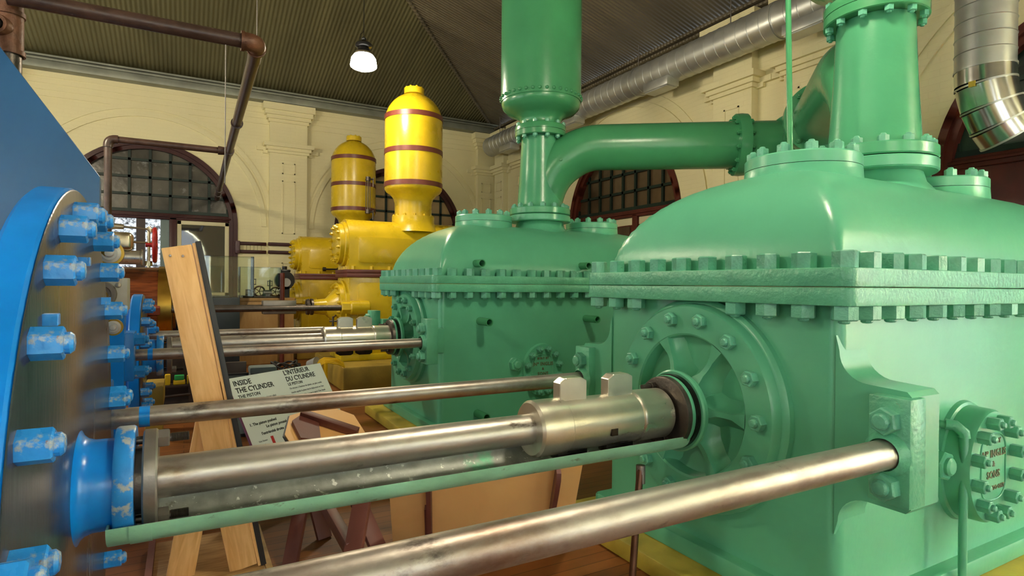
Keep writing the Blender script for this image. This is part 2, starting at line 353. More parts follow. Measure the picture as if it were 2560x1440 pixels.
# ------------------------------------------------------------------ room shell
H = 5.62
def wall_arches(name, u0, u1, arches, H, m, place, depth=.28):
    """wall in local x(u),z with arched openings; local +y runs into the wall"""
    b = bmesh.new()
    def quad(p): b.faces.new([b.verts.new(q) for q in p])
    us = u0
    for (uc, r, zs) in arches:
        quad([(us, 0, 0), (uc-r, 0, 0), (uc-r, 0, H), (us, 0, H)])
        n = 40; prev = (uc-r, zs)
        quad([(uc-r, 0, 0), (uc-r, depth, 0), (uc-r, depth, zs), (uc-r, 0, zs)]); quad([(uc+r, 0, 0), (uc+r, 0, zs), (uc+r, depth, zs), (uc+r, depth, 0)])
        for i in range(1, n+1):
            a = PI-PI*i/n; cur = (uc+r*math.cos(a), zs+r*math.sin(a))
            quad([(prev[0], 0, prev[1]), (cur[0], 0, cur[1]), (cur[0], 0, H), (prev[0], 0, H)])
            quad([(prev[0], 0, prev[1]), (prev[0], depth, prev[1]), (cur[0], depth, cur[1]), (cur[0], 0, cur[1])])
            prev = cur
        us = uc+r
    quad([(us, 0, 0), (u1, 0, 0), (u1, 0, H), (us, 0, H)])
    bmesh.ops.remove_doubles(b, verts=b.verts, dist=1e-4)
    me = bpy.data.meshes.new(name); b.to_mesh(me); b.free(); me.materials.append(m)
    o = bpy.data.objects.new(name, me); COL.objects.link(o); o.location = place[0]; o.rotation_euler = (0, 0, place[1])
    return struct(o)
ZS, AR = 2.70, 1.62
BW = ((0, BACK_Y, 0), 0); RW = ((RIGHT_X, 0, 0), -PI/2); FW = ((0, FRONT_Y, 0), PI); LW = ((LEFT_X, 0, 0), PI/2)
BACK_ARCH = [-6.0, -.64, 4.75]; RIGHT_ARCH = [-1.9+3.75, 9.0]
wall_arches('wall_back', LEFT_X, RIGHT_X, [(c, AR, ZS) for c in BACK_ARCH], H, M['wall_x'], BW)
wall_arches('wall_right', -BACK_Y, -FRONT_Y, [(-9.0, AR, ZS), (-1.85, AR, ZS), (1.7, 1.42, ZS)], H, M['wall_x'], RW)
wall_arches('wall_front', -RIGHT_X, -LEFT_X, [(-4.75, AR, ZS), (.66, AR, ZS), (6.0, AR, ZS)], H, M['wall_x'], FW)
wall_arches('wall_left', FRONT_Y, BACK_Y, [(1.0, AR, ZS), (6.4, AR, ZS), (11.6, AR, ZS)], H, M['wall_x'], LW)
struct(B().box(LEFT_X-.3, RIGHT_X+.3, FRONT_Y-.3, BACK_Y+.3, -.12, 0).out('floor', M['floor']))

# hipped ceiling of corrugated sheets
XL, XR_, YB, YF = LEFT_X-.1, RIGHT_X+.1, BACK_Y+.1, FRONT_Y-.1
hw = (XR_-XL)/2; xr = (XL+XR_)/2; zr = H+.29*hw
def slope(name, pts, m):
    b = bmesh.new(); b.faces.new([b.verts.new(p) for p in pts]); bmesh.ops.recalc_face_normals(b, faces=b.faces)
    me = bpy.data.meshes.new(name); b.to_mesh(me); b.free(); me.materials.append(m)
    o = bpy.data.objects.new(name, me); COL.objects.link(o); return struct(o)
ce = struct(empty('ceiling'))
for nm, pts, m in (('back_slope', [(XL, YB, H), (XR_, YB, H), (xr, YB-hw, zr)], 'ceil_back'),
                   ('right_slope', [(XR_, YB, H), (XR_, YF, H), (xr, YF+hw, zr), (xr, YB-hw, zr)], 'ceil_side'),
                   ('left_slope', [(XL, YF, H), (XL, YB, H), (xr, YB-hw, zr), (xr, YF+hw, zr)], 'ceil_side'),
                   ('front_slope', [(XR_, YF, H), (XL, YF, H), (xr, YF+hw, zr)], 'ceil_back')):
    o = slope(nm, pts, M[m]); del o['kind']; o.parent = ce
hip = B(); hip.tube([(XR_-.15, YB-.15, H+.02), (xr, YB-hw, zr-.03)], .035, 8); hip.out('hip_capping', M['ceil_side'], ce)
# galvanized fascia at the back eaves, moulding at the right eaves
t = B(); t.box(LEFT_X, RIGHT_X-.02, 14.0, 14.3, 5.46, 5.60, .01); t.box(LEFT_X, RIGHT_X-.02, 13.94, 14.3, 5.60, 5.64, .008); t.box(LEFT_X, RIGHT_X-.02, 13.90, 14.3, 5.655, 5.69, .008)
struct(t.out('trim_1', mat('zinc_fascia', (.24, .25, .20), .5, .4, .2, 3)))
t = B(); t.box(7.22, 7.36, FRONT_Y, 14.0, 5.50, 5.54, .01); t.box(7.17, 7.36, FRONT_Y, 14.0, 5.56, 5.61, .01)
struct(t.out('trim_2', M['ceil_side']))

def pilaster(name, place, uc, w=.8, caps=True):
    """brick pilaster with stepped capital; local frame of the wall, local -y comes into the room"""
    b = B(); h = w/2
    b.box(uc-h, uc+h, -.14, 0, 0, H-.1)
    for i, (z0, z1, e) in enumerate(((4.36, 4.42, .04), (4.42, 4.49, .08), (4.49, 4.58, .13))):
        b.box(uc-h-e, uc+h+e, -.14-e, 0, z0, z1); 
    for i, (z0, z1, e) in enumerate(((4.40, 4.46, .10), (4.46, 4.55, .2))):
        b.box(uc-h-e*1.3, uc+h+e*1.3, -.06, 0, z0-.05, z1-.05)
    for i, (z0, z1, e) in enumerate(((5.05, 5.12, .03), (5.12, 5.2, .07), (5.2, 5.3, .11), (5.3, 5.45, .15))):
        b.box(uc-h-e, uc+h+e, -.14-e, 0, z0, z1)
    for (z0, z1) in ((.3, 1.9), (2.55, 3.75), (3.9, 4.15)):
        for (a0, a1, c0, c1) in ((-.14, -.115, z0, z1), (.115, .14, z0, z1), (-.14, .14, z0, z0+.025), (-.14, .14, z1-.025, z1)):
            b.box(uc+a0, uc+a1, -.152, -.13, c0, c1)
    o = b.out(name, M['wall_x'], flat=True); o.location = place[0]; o.rotation_euler = (0, 0, place[1]); return struct(o)
pilaster('trim_3', BW, 2.05); pilaster('trim_4', BW, -3.3)
pilaster('trim_5', RW, -6.2, .72); pilaster('trim_6', RW, -4.95, .72); pilaster('trim_7', RW, -12.6, .72)
pilaster('trim_8', BW, 7.05, .5); pilaster('trim_9', RW, -13.75, .5)
# corbelled string courses and hood mouldings
def courses(name, place, u0, u1, arches):
    b = B()
    for z, e in ((5.0, .02), (5.12, .035), (5.24, .05), (5.36, .065)): b.box(u0, u1, -e, 0, z, 5.47)
    for (uc, r, zs) in arches:
        for rr, th in ((2.14, .03), (2.30, .018)):
            n = 48
            for i in range(n):
                a0, a1 = PI*i/n, PI*(i+1)/n
                q = [(uc+(rr+k)*math.cos(a), zs+(rr+k)*math.sin(a)) for a, k in ((a0, 0), (a1, 0), (a1, .10), (a0, .10))]
                b.prism(q, 'y', -th, 0)
    o = b.out(name, M['wall_x'], flat=True); o.location = place[0]; o.rotation_euler = (0, 0, place[1]); return struct(o)
courses('trim_10', BW, LEFT_X, RIGHT_X, [(c, AR, ZS) for c in (-.64, 4.75)])
courses('trim_11', RW, -BACK_Y, -FRONT_Y, [(-9.0, AR, ZS), (-1.85, AR, ZS)])
# dado rails with beadboard between, on the back wall
def rails(name, u0, u1):
    b = B()
    for z in (2.09, 2.27): b.box(u0, u1, 14.24, 14.3, z, z+.075, .012)
    return struct(b.out(name, M['maroon']))
def bead(name, u0, u1):
    b = B(); n = int((u1-u0)/.075)
    for i in range(n): b.box(u0+.075*i, u0+.075*i+.065, 14.275, 14.3, 2.165, 2.27)
    return struct(b.out(name, M['cream'], flat=True))
rails('trim_12', 1.05, 1.60); rails('trim_13', 2.5, 3.1); bead('trim_14', 1.05, 1.62); bead('trim_15', 2.48, 3.1)
b = B()
for z in (2.09, 2.27): b.box(1.62, 2.48, 14.10, 14.16, z, z+.075, .012)
struct(b.out('trim_16', M['maroon']))

def arch_bars(b, uc, r, zs, zb, du, y0, y1, w=.05):
    k = int(r/du)
    for i in range(-k, k+1):
        x = i*du+ (du/2 if False else 0)
        top = zs+math.sqrt(max(0, r*r-x*x))
        if top > zb: b.box(uc+x-w/2, uc+x+w/2, y0, y1, zb, top)
    z = zb+du*.97
    while z < zs+r-.05:
        hx = r if z < zs else math.sqrt(max(0, r*r-(z-zs)**2))
        b.box(uc-hx, uc+hx, y0, y1, z-w/2, z+w/2); z += du*.97
def window(idx, place, uc, top_pane, low, trim='maroon', bars='bars', zb=2.90):
    r = AR
    root = struct(empty('window_%d' % idx)); root.location = place[0]; root.rotation_euler = (0, 0, place[1])
    b = B(); n = 40
    for (r0, r1, y0, y1) in ((r-.13, r, .02, .12), (r-.05, r+.035, -.025, .06)):
        for i in range(n):
            a0, a1 = PI*i/n, PI*(i+1)/n
            b.prism([(uc+q*math.cos(a), ZS+q*math.sin(a)) for a, q in ((a0, r0), (a1, r0), (a1, r1), (a0, r1))], 'y', y0, y1)
        for sg in (-1, 1): b.box(uc+sg*r0 if sg > 0 else uc-r1, uc+r1 if sg > 0 else uc-r0, y0, y1, 0, ZS)
    b.out('trim_frame', M[trim], root, ang=20)
    b = B(); b.box(uc-r+.1, uc+r-.1, .03, .15, zb-.15, zb-.02, .012); b.box(uc-r+.1, uc+r-.1, .0, .15, zb-.10, zb-.06, .012)
    b.box(uc-.07+.42, uc+.07+.42, .03, .15, 0, zb-.1, .012); b.out('transom', M[trim], root)
    b = B(); arch_bars(b, uc, r-.12, ZS, zb, .365, .085, .125)
    b.box(uc-r+.1, uc+r-.1, .08, .13, zb-.02, zb+.05); b.out('glazing_bars', M[bars], root, flat=True)
    b = B(); pts = [(uc+(r-.1)*math.cos(a), ZS+(r-.1)*math.sin(a)) for a in [PI*i/40 for i in range(41)]]
    pts = [(x, max(z, zb)) for x, z in pts]; b.prism(pts, 'y', .13, .15); b.out('upper_pane', top_pane, root, flat=True)
    if low == 'door':
        x0, x1 = -1.62, uc+.37; pl_, pr_, pt = -1.30, -.45, 2.745
        b = B()
        b.box(x0, x1, .08, .14, .0, 1.25, .01); b.box(x0, x1, .08, .14, pt, zb-.08, .01); b.box(x0, pl_, .08, .14, 1.2, pt+.02); b.box(pr_, x1, .08, .14, 1.2, pt+.02)
        b.out('door_leaf', M['door_grey'], root)
        B().box(uc-r+.1, x0+.01, .09, .13, 0, zb-.1).out('side_panel', M['maroon'], root)
        B().box(pl_, pr_, .10, .115, 1.25, pt).out('door_pane', M['pane_day'], root, flat=True)
        B().box(-.88, -.72, .085, .1, 1.25, pt).out('door_bar', M['panel_dark'], root)
        x0, x1 = uc+.49, uc+r-.13
        b = B(); f = .085
        b.box(x0, x1, .06, .12, zb-.15-f, zb-.15, .008); b.box(x0, x0+f, .06, .12, 1.15, zb-.15, .008); b.box(x1-f, x1, .06, .12, 1.15, zb-.15, .008); b.box(x0, x1, .06, .12, 1.15, 1.22, .008)
        b.out('sash_frame', M['cream_frame'], root)
        B().box(x0+f, x1-f, .09, .10, 1.2, zb-.15-f).out('sash_pane', M['pane_mirror'], root, flat=True)
        B().box(x0, x1, .05, .14, 0, 1.15, .01).out('lower_panel', mat('dark_blue_panel', (.012, .03, .05), .4), root)
    elif low == 'boards':
        B().box(uc-r+.1, uc+.35, .09, .14, 0, zb-.15).out('lower_panel', M['maroon_red'], root)
        B().box(uc+.49, uc+r-.1, .09, .14, 0, zb-.15).out('lower_panel', M['maroon_red'], root)
        for a0, a1 in ((uc-r+.13, uc+.34), (uc+.50, uc+r-.13)):
            B().box(a0, a1, .07, .12, zb-.30, zb-.16, .01).out('sash_head', M['cream_frame'] , root)
            B().box(a0+.1, a1-.1, .075, .1, 1.3, zb-.32).out('sash_pane', M['pane_brown'], root)
    elif low == 'dark':
        B().box(uc-r+.1, uc+r-.1, .09, .14, 0, zb-.15).out('lower_panel', M['maroon_red'], root)
    elif low == 'sky':
        b = B()
        for x in (-1.2, -.8, -.4, 0, .4, .8, 1.2): b.box(uc+x-.02, uc+x+.02, .085, .12, .9, zb-.1)
        for z in (1.3, 1.7, 2.1, 2.5): b.box(uc-r+.1, uc+r-.1, .085, .12, z-.02, z+.02)
        b.box(uc-r+.05, uc+r-.05, .0, .2, 0, .7, .01)
        b.out('lower_bars', M[bars], root, flat=True)
    return root
window(1, BW, -.64, M['pane_grey'], 'door'); window(2, BW, 4.75, M['pane_tan'], 'boards')
window(3, RW, -9.0, M['pane_brown'], 'boards', 'maroon_red'); window(4, RW, -1.85, M['pane_green'], 'dark', 'maroon_red')
window(5, BW, -6.0, M['pane_grey'], 'boards')
# small junction plate where the rails meet the window trim
b = B(); b.box(.965, 1.06, 14.2, 14.3, 2.08, 2.36, .015)
for z in (2.17, 2.27): b.cyl((1.012, 14.2, z), (1.012, 14.19, z), .03, 14)
struct(b.out('trim_17', mat('rail_bracket_paint', (.09, .045, .05), .4)))

# ------------------------------------------------------------------ pump (green): local origin at flange left end, cylinder axis, floor
FL, HB = 3.17, .82
def arc(c, r, a0, a1, n=8): return [(c[0]+r*math.cos(a0+(a1-a0)*i/n), c[1]+r*math.sin(a0+(a1-a0)*i/n)) for i in range(n+1)]
def e_(s): return math.sqrt(max(0, 1-(1-s)**2))
def make_dome():
    b = bmesh.new(); L0, L1, W_ = .11, FL-.11, HB-.11; a = .66; Hh = .565; z0 = 1.515; yh = W_
    th = [i/16*PI/2 for i in range(17)]
    xs = [L0+a*(1-math.cos(t)) for t in th]+[L0+a+(L1-L0-2*a)*i/24 for i in range(1, 24)]+[L1-a*(1-math.cos(t)) for t in reversed(th)]
    ys = [-W_+yh*(1-math.cos(t)) for t in th]+[W_-yh*(1-math.cos(t)) for t in reversed(th)][1:]
    def z(x, y):
        u = min(1, (x-L0)/a, (L1-x)/a); v = min(1, (y+W_)/yh, (W_-y)/yh); p, q = e_(max(0, u)), e_(max(0, v))
        k = .10; h = max(k-abs(p-q), 0)/k
        return z0+Hh*(min(p, q)-h*h*k*.25)
    g = [[b.verts.new((x, y, z(x, y))) for y in ys] for x in xs]
    for i in range(len(xs)-1):
        for j in range(len(ys)-1): b.faces.new((g[i][j], g[i+1][j], g[i+1][j+1], g[i][j+1]))
    bmesh.ops.recalc_face_normals(b, faces=b.faces)
    B_ = B(); B_.bm.free(); B_.bm = b; return B_
def pump(name, loc):
    R = empty(name, loc)
    b = B(); pts = [(.105, -.715), (FL-.105, -.715), (FL-.105, .715), (.105, .715)]
    # body with rounded corners
    def rr(x0, x1, y0, y1, r): return arc((x1-r, y1-r), r, 0, PI/2)+arc((x0+r, y1-r), r, PI/2, PI)+arc((x0+r, y0+r), r, PI, 1.5*PI)+arc((x1-r, y0+r), r, 1.5*PI, 2*PI)
    b.prism(rr(.105, FL-.105, -.715, .715, .05), 'z', .12, 1.40)
    b.prism(rr(.04, FL-.04, -.78, .78, .04), 'z', .10, .19, .012)
    b.out('body', M['green'], R, ang=40)
    b = B(); b.prism(rr(0, FL, -HB, HB, .045), 'z', 1.378, 1.4505, .006); b.out('lower_flange', M['green_rough'], R)
    b = B(); b.prism(rr(0, FL, -HB, HB, .045), 'z', 1.4525, 1.526, .006); b.out('upper_flange', M['green_rough'], R)
    make_dome().out('dome', M['green'], R, ang=60)
    # hand hole covers with studs, riser branch
    for x in (.885, 2.30):
        c = B(); c.lathe([(1.90, .40), (1.99, .335), (2.03, .305), (2.098, .30)], (x, 0, 0), seg=64).out('cover_seat', M['green'], R, ang=50)
        c = B(); c.lathe([(2.101, 0), (2.101, .30), (2.158, .30), (2.166, .292), (2.166, 0)], (x, 0, 0), seg=64)
        k = c.out('hand_hole_cover', M['green'], R, ang=40)
        n0 = None
        for i in range(12):
            a = 2*PI*(i+.5)/12; p = (x+.255*math.cos(a), .255*math.sin(a), 2.166)
            if n0 is None: n0 = B().nut((0, 0, 0), (0, 0, 1), .034, .042, .5, .35).out('nut', M['green_nut'], k, p, 25)
            else: like(n0, k, p, (0, 0, a*3))
    c = B(); c.lathe([(1.90, .47), (1.96, .40), (2.02, .325), (2.08, .275), (2.14, .258), (2.141, .33), (2.15, .338), (2.205, .338), (2.212, .33), (2.212, .2)], (1.585, 0, 0), seg=64)
    c.out('riser_branch', M['green'], R, ang=40)
    # flange nuts above and below
    top = B().nut((0, 0, 0), (0, 0, 1), .047, .066, 0, rot=.3).out('flange_nut', M['green_nut'], R, (.058, -.762, 1.526), 25)
    bot = B().nut((0, 0, 0), (0, 0, -1), .049, .056, .45, .25, rot=.3).out('flange_nut', M['green_nut'], R, (.058, -.762, 1.378), 25)
    ys = [-.762+.1693*i for i in range(10)]
    for i, y in enumerate(ys):
        if i: like(top, R, (.056, y, 1.526), (0, 0, random.uniform(-.5, .5)))
        if i and not 3 < i < 7: like(bot, R, (.056, y, 1.378), (0, 0, random.uniform(-.5, .5)))
    xs = [.2+.1655*i for i in range(18)]
    for x in xs:
        like(top, R, (x, -.766, 1.526), (0, 0, random.uniform(-.5, .5))); like(bot, R, (x, -.766, 1.378), (0, 0, random.uniform(-.5, .5)))
    # cylinder cover: bolt ring, dished face with six curved ribs, hub
    zc = .866
    c = B(); c.lathe([(.11, .525), (.075, .525), (.06, .512), (.058, .50), (.02, .492), (.012, .484), (.012, .352), (.02, .343), (.085, .335), (.092, .31), (.092, .16), (.03, .125), (-.04, .115), (-.04, 0)], (0, 0, zc), (1, 0, 0), 96)
    cov = c.out('cylinder_cover', M['green'], R, ang=40)
    for i in range(6):
        a = i*PI/3+.04; d = V((0, math.cos(a), math.sin(a))); n = V((0, -math.sin(a), math.cos(a))); bmr = bmesh.new(); g = []
        for k in range(13):
            t = k/12; r = .115+.232*t; xf = -.045+.058*t-.0+.040*math.sin(t*PI)**1.2*(1-.3*t); row = []
            fl = .030*max(0, 1-t*3)+.02*max(0, t*3-2)
            for sg, lv in ((1, 1), (1, .75), (1, .45), (1, .2), (1, 0), (-1, 0), (-1, .2), (-1, .45), (-1, .75), (-1, 1)):
                w = .013+fl+.055*lv**2.2; row.append(bmr.verts.new(V((xf+(.094-xf)*lv, 0, zc))+d*r+n*(sg*w)))
            g.append(row)
        for k in range(12):
            for j in range(9): bmr.faces.new((g[k][j], g[k+1][j], g[k+1][j+1], g[k][j+1]))
        bmesh.ops.recalc_face_normals(bmr, faces=bmr.faces)
        bb = B(); bb.bm.free(); bb.bm = bmr; bb.out('rib', M['green'], cov, ang=40)
    n0 = None
    for i in range(14):
        a = 2*PI*i/14; p = (.012, .425*math.cos(a), zc+.425*math.sin(a))
        if n0 is None: n0 = B().nut((0, 0, 0), (-1, 0, 0), .036, .036, .52, .5).out('cover_nut', M['green_nut'], cov, p, 25)
        else: like(n0, cov, p, (a*2, 0, 0))
    # stuffing box with green and black rings, gland studs
    g = B(); g.lathe([(-.03, .12), (-.03, .175), (-.04, .19), (-.065, .195), (-.072, .188), (-.072, .06)], (0, 0, .846), (1, 0, 0), 64, sc=(1, 1)).out('stuffing_box', M['green'], R)
    g = B(); g.lathe([(-.074, .06), (-.074, .178), (-.098, .178), (-.098, .06)], (0, 0, .846), (1, 0, 0), 64).out('packing_ring', M['black_oil'], R)
    g = B(); g.lathe([(-.1, .06), (-.1, .172), (-.112, .174), (-.118, .172), (-.118, .06)], (0, 0, .846), (1, 0, 0), 64).out('gland_edge', M['green'], R)
    g = B(); g.lathe([(-.119, .06), (-.119, .17), (-.142, .168), (-.146, .16), (-.146, .085), (-.135, .08), (-.135, .06)], (0, 0, .846), (1, 0, 0), 64)
    gl = g.out('gland', M['steel_dark'], R)
    B().lathe([(-.136, .066), (-.149, .07), (-.149, .079), (-.136, .082)], (0, 0, .846), (1, 0, 0), 48).out('bush', M['brass'], gl)
    for a in (PI/2+1.0, -PI/2+1.0-.25):
        p = V((-.146, .13*math.cos(a+PI/2+.35), .846+.13*math.sin(a+PI/2+.35)))
        s = B(); s.nut(p, (-1, 0, 0), .022, .024, 0); s.cyl(p, p+V((-.075, 0, 0)), .011, 12); s.out('gland_stud', M['steel_dark'], gl, ang=25)
    # tie rod lugs on both flanks
    for sg in (-1, 1):
        def mir(p): return [(sg*y, z) for y, z in p]
        q = [PI/2*i/8 for i in range(9)]
        web = [(-.70, 1.26)]+[(-.715-.115*(1-math.cos(t)), 1.20-.115*math.sin(t)) for t in q]+[(-.965, 1.078), (-.982, 1.06), (-.982, .66), (-.965, .642)]+[(-.83+.115*math.sin(t), .642-.115*(1-math.cos(t))) for t in q]+[(-.70, .47)]
        b = B(); b.prism(mir(web), 'x', .106, .29); b.out('tie_rod_lug', M['green'], R, ang=40)
        b = B(); b.box(.055, .160, sg*1.003 if sg < 0 else .858, -.858 if sg < 0 else 1.003, .675, 1.06, .006)
        pl = b.out('clamp_plate', M['green_rough'], R)
        B().lathe([(.057, .082), (.03, .064), (.025, .058)], (0, sg*.925, .855), (1, 0, 0), 32).out('rod_collar', M['green_rough'], pl)
        for z in (.975, .74):
            B().nut((.055, sg*.928, z), (-1, 0, 0), .050, .042, .6, .5, rot=.4).out('clamp_nut', M['green_nut'], pl, ang=25)
    # nameplate door on the front, with lettering in relief
    x, z, y = 1.075, .64, -.715
    b = B(); b.lathe([(.0, .285), (.03, .275), (.035, .262), (.12, .258), (.135, .25), (.135, 0)], (x, y+.01, z), (0, -1, 0), 64, sc=(.86, 1)); pd = b.out('nameplate_door', M['green'], R, ang=40)
    for i in range(12):
        a = 2*PI*(i+.5)/12
        if i == 0: n0 = B().nut((0, 0, 0), (0, -1, 0), .030, .05, .5, .35).out('door_nut', M['green_nut'], pd, (x+.212*.87*math.cos(a), y-.125, z+.212*math.sin(a)), 25)
        else: like(n0, pd, (x+.212*.87*math.cos(a), y-.125, z+.212*math.sin(a)))
    b = B(); w = .118
    ring = [(x+.128*math.cos(t)*(1-.10*math.cos(4*t)), z+.16*math.sin(t)*(1-.06*math.cos(4*t))) for t in [2*PI*i/40 for i in range(40)]]
    b.tube([(p[0], y-.126, p[1]) for p in ring]+[(ring[0][0], y-.126, ring[0][1])], .004, 6, False); b.out('plate_border', M['green'], pd)
    for body, sz, dz in (('BUILT BY', .030, .105), ('JNº INGLIS', .046, .045), ('&', .034, .002), ('SONS', .046, -.05), ('TORONTO ONT', .026, -.105)):
        text(body, sz, pd, (x, y-.124, z+dz), FACE_Y, M['letter_rust'], 'raised_lettering', .004, bold=.0012, spacing=1.1)
    b = B(); b.lathe([(0, .085), (.02, .078), (.03, .06)], (x-.30, y+.005, z+.03), (0, -1, 0), 32); b.nut((x-.30, y-.02, z+.03), (0, -1, 0), .066, .06, .6, .4, rot=.3); b.out('hinge_bolt', M['green'], R, ang=30)
    return R
PX1, PY1 = 2.148, 2.112
PX2, PY2 = 1.881, 5.608
near_pump = tag(pump('pump', (PX1, PY1, 0)), 'big mint green domed pump nearest the camera, at the right edge', 'pump', 'green steam pumps')
far_pump = tag(copy_tree(near_pump), 'green domed pump behind the nearest one, with short pipe stubs on its side', 'pump', 'green steam pumps'); far_pump.location = (PX2, PY2, 0)
# the second pump has a smaller, slightly higher cylinder and a flush nameplate door
for ch in list(far_pump.children):
    n = ch.name.split('.')[0]
    if n == 'cylinder_cover': ch.scale = (1, .86, .86); ch.location = (0, 0, .925-.866*.86)
    elif n in ('stuffing_box', 'packing_ring', 'gland_edge', 'gland'): ch.location = (0, 0, .08)
    elif n == 'clamp_plate': ch.location = (-.15, .08 if min(v[1] for v in ch.bound_box) < -.5 else -.08, .09)
    elif n == 'tie_rod_lug':
        sg = -1 if min(v[1] for v in ch.bound_box) < -.8 else 1
        B().box(.008, .12, sg*.80 if sg < 0 else .69, -.69 if sg < 0 else .80, .84, 1.06, .01).out('tie_rod_lug', M['green'], far_pump); bpy.data.objects.remove(ch)
    elif n == 'nameplate_door': ch.location = (.10, .095, -.02)
    elif n == 'hinge_bolt': ch.location = (.10, .02, .02)
# short open pipe stubs on the far pump only
s0 = None
for (x, z) in ((.47, 1.64), (1.66, 1.645), (.50, 1.11), (1.70, 1.11), (.48, .26)):
    y = -.70 if z < 1.4 else -.60
    if s0 is None:
        b = B(); b.lathe([(0, 0), (0, .036), (.17 if z < 1.4 else .22, .036), (.17 if z < 1.4 else .22, .028), (.05, .028), (.05, 0)], (0, 0, 0), (0, -1, 0), 20); s0 = b.out('pipe_stub', M['green_shaded'], far_pump, (x, y, z), 30)
    else: like(s0, far_pump, (x, y, z))
# low yellow plinths under the two green pumps
for (x, y, lb) in ((PX1, PY1, 'low yellow plinth under the nearest green pump'), (PX2, PY2, 'low yellow plinth under the second green pump')):
    b = B(); b.box(x-.12, x+3.3, y-.93, y+.93, 0, .10, .02); tag(b.out('machine_plinth', M['plinth_bright']), lb, 'plinth', 'machine plinths')

# ------------------------------------------------------------------ riser pipe with air chamber
def air_chamber(loc):
    R = empty('air_chamber', loc)
    b = B(); b.lathe([(2.218, .0), (2.218, .33), (2.226, .338), (2.282, .338), (2.29, .33), (2.292, .262), (2.33, .252), (2.7, .228), (3.08, .212), (3.081, 0)], seg=64); rp = b.out('riser_pipe', M['green_half_shaded'], R, ang=40)
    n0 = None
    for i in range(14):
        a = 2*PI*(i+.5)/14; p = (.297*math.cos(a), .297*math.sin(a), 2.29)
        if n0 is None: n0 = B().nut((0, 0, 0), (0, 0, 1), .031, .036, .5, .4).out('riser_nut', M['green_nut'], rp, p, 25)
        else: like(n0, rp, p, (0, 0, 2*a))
    b = B(); b.lathe([(3.082, .2), (3.082, .278), (3.088, .285), (3.14, .285), (3.143, .282), (3.143, .2)], seg=64); lf = b.out('joint_flange', M['green_shaded'], R)
    b = B(); b.lathe([(3.145, .2), (3.145, .285), (3.198, .285), (3.205, .278), (3.206, .235), (3.24, .222), (3.29, .24), (3.33, .30), (3.36, .38), (3.41, .428), (3.455, .44), (3.475, .436)], seg=72); b.out('bowl', M['green_shaded'], R, ang=45)
    n0 = None
    for i in range(12):
        a = 2*PI*(i+.5)/12; p = (.255*math.cos(a), .255*math.sin(a), 3.082)
        if n0 is None: n0 = B().nut((0, 0, 0), (0, 0, -1), .026, .03, .5, .4).out('joint_nut', M['green_nut'], lf, p, 25)
        else: like(n0, lf, p)
        like(n0, lf, (p[0], p[1], 3.205), (PI, 0, 0))
    b = B(); b.lathe([(3.47, .3), (3.47, .446), (4.6, .447), (5.2, .447), (5.4, .40), (5.55, .28), (5.62, 0)], seg=72)
    for i in range(38):
        a = 2*PI*i/38; c = V((.447*math.cos(a), .447*math.sin(a), 3.51)); d = V((math.cos(a), math.sin(a), 0))
        b.lathe([(-.005, .021), (.008, .018), (.016, .010), (.018, 0)], c, d, 8)
    b.lathe([(0, .008), (.002, .008), (.002, 0)], (.36*math.cos(-1.35), -.447*math.sin(1.35), 3.9), (.2, -1, 0), 8)
    b.out('shell', M['green_shaded'], R, ang=40); return R
ac_far = tag(air_chamber((PX2+1.585, PY2, 0)), 'tall green air chamber with rivet ring, standing on the second green pump', 'air chamber', 'green air chambers')
ac_near = tag(copy_tree(ac_far), 'thick green riser pipe with bolted foot, standing on the nearest green pump', 'air chamber', 'green air chambers'); ac_near.location = (PX1+1.585, PY1, 0)

# ------------------------------------------------------------------ discharge pipes joining the two risers
def norm2(v): v = V(v); v.z = 0; return v.normalized()
TEE = V((5.75, 3.97, 2.97))
def branch(name, base, label, t_fl, t_end):
    R = empty(name, (base.x, base.y, 0)); h = norm2(TEE-base); b0 = V((0, 0, 0))+h*.06; Rr = .60
    path = [b0+V((0, 0, 2.36))]; rad = [.19]
    for i in range(1, 15):
        t = PI/2*i/14; path.append(b0+h*(Rr*(1-math.cos(t)))+V((0, 0, 2.37+Rr*math.sin(t)))); rad.append(.20+.048*min(1, i/8))
    path.append(h*t_fl+V((0, 0, 2.97))); rad.append(.25)
    B().tube(path, rad, 40).out('elbow_pipe', M['green_shaded'], R, ang=60)
    bo = path[7]+ (V((h.y, -h.x, 0)) if h.x*0+h.y < 0 else V((h.y, -h.x, 0)))*.245
    B().lathe([(-.01, .018), (.012, .016), (.018, 0)], bo, (h.y, -h.x, 0), 10).out('plug', M['green_shaded'], R)
    f = B(); c = h*t_fl+V((0, 0, 2.97)); f.lathe([(-.055, .2), (-.055, .325), (0, .33), (.055, .325), (.055, .2)], c, h, 56); fl = f.out('pipe_flange', M['green_shaded'], R)
    d, u, w = basis(h); n0 = None
    for i in range(12):
        a = 2*PI*(i+.5)/12; o = (u*math.cos(a)+w*math.sin(a))*.285
        for sg in (-1, 1):
            B().nut(c+o+h*(.055*sg), h*sg, .024, .03, .5, .4).out('flange_nut', M['green_shaded'], fl, ang=25)
    B().cyl(h*(t_fl+.055)+V((0, 0, 2.97)), h*t_end+V((0, 0, 2.97)), .25, 40).out('straight_pipe', M['green_shaded'], R)
    return tag(R, label, 'pipe', 'green discharge pipes')
branch('discharge_pipe', V((PX2+1.585, PY2, 0)), 'fat green pipe curving out of the second pump riser and running right', 2.14, 2.6)
branch('discharge_pipe', V((PX1+1.585, PY1, 0)), 'green elbow pipe half hidden behind the nearest riser', 1.75, 2.5)
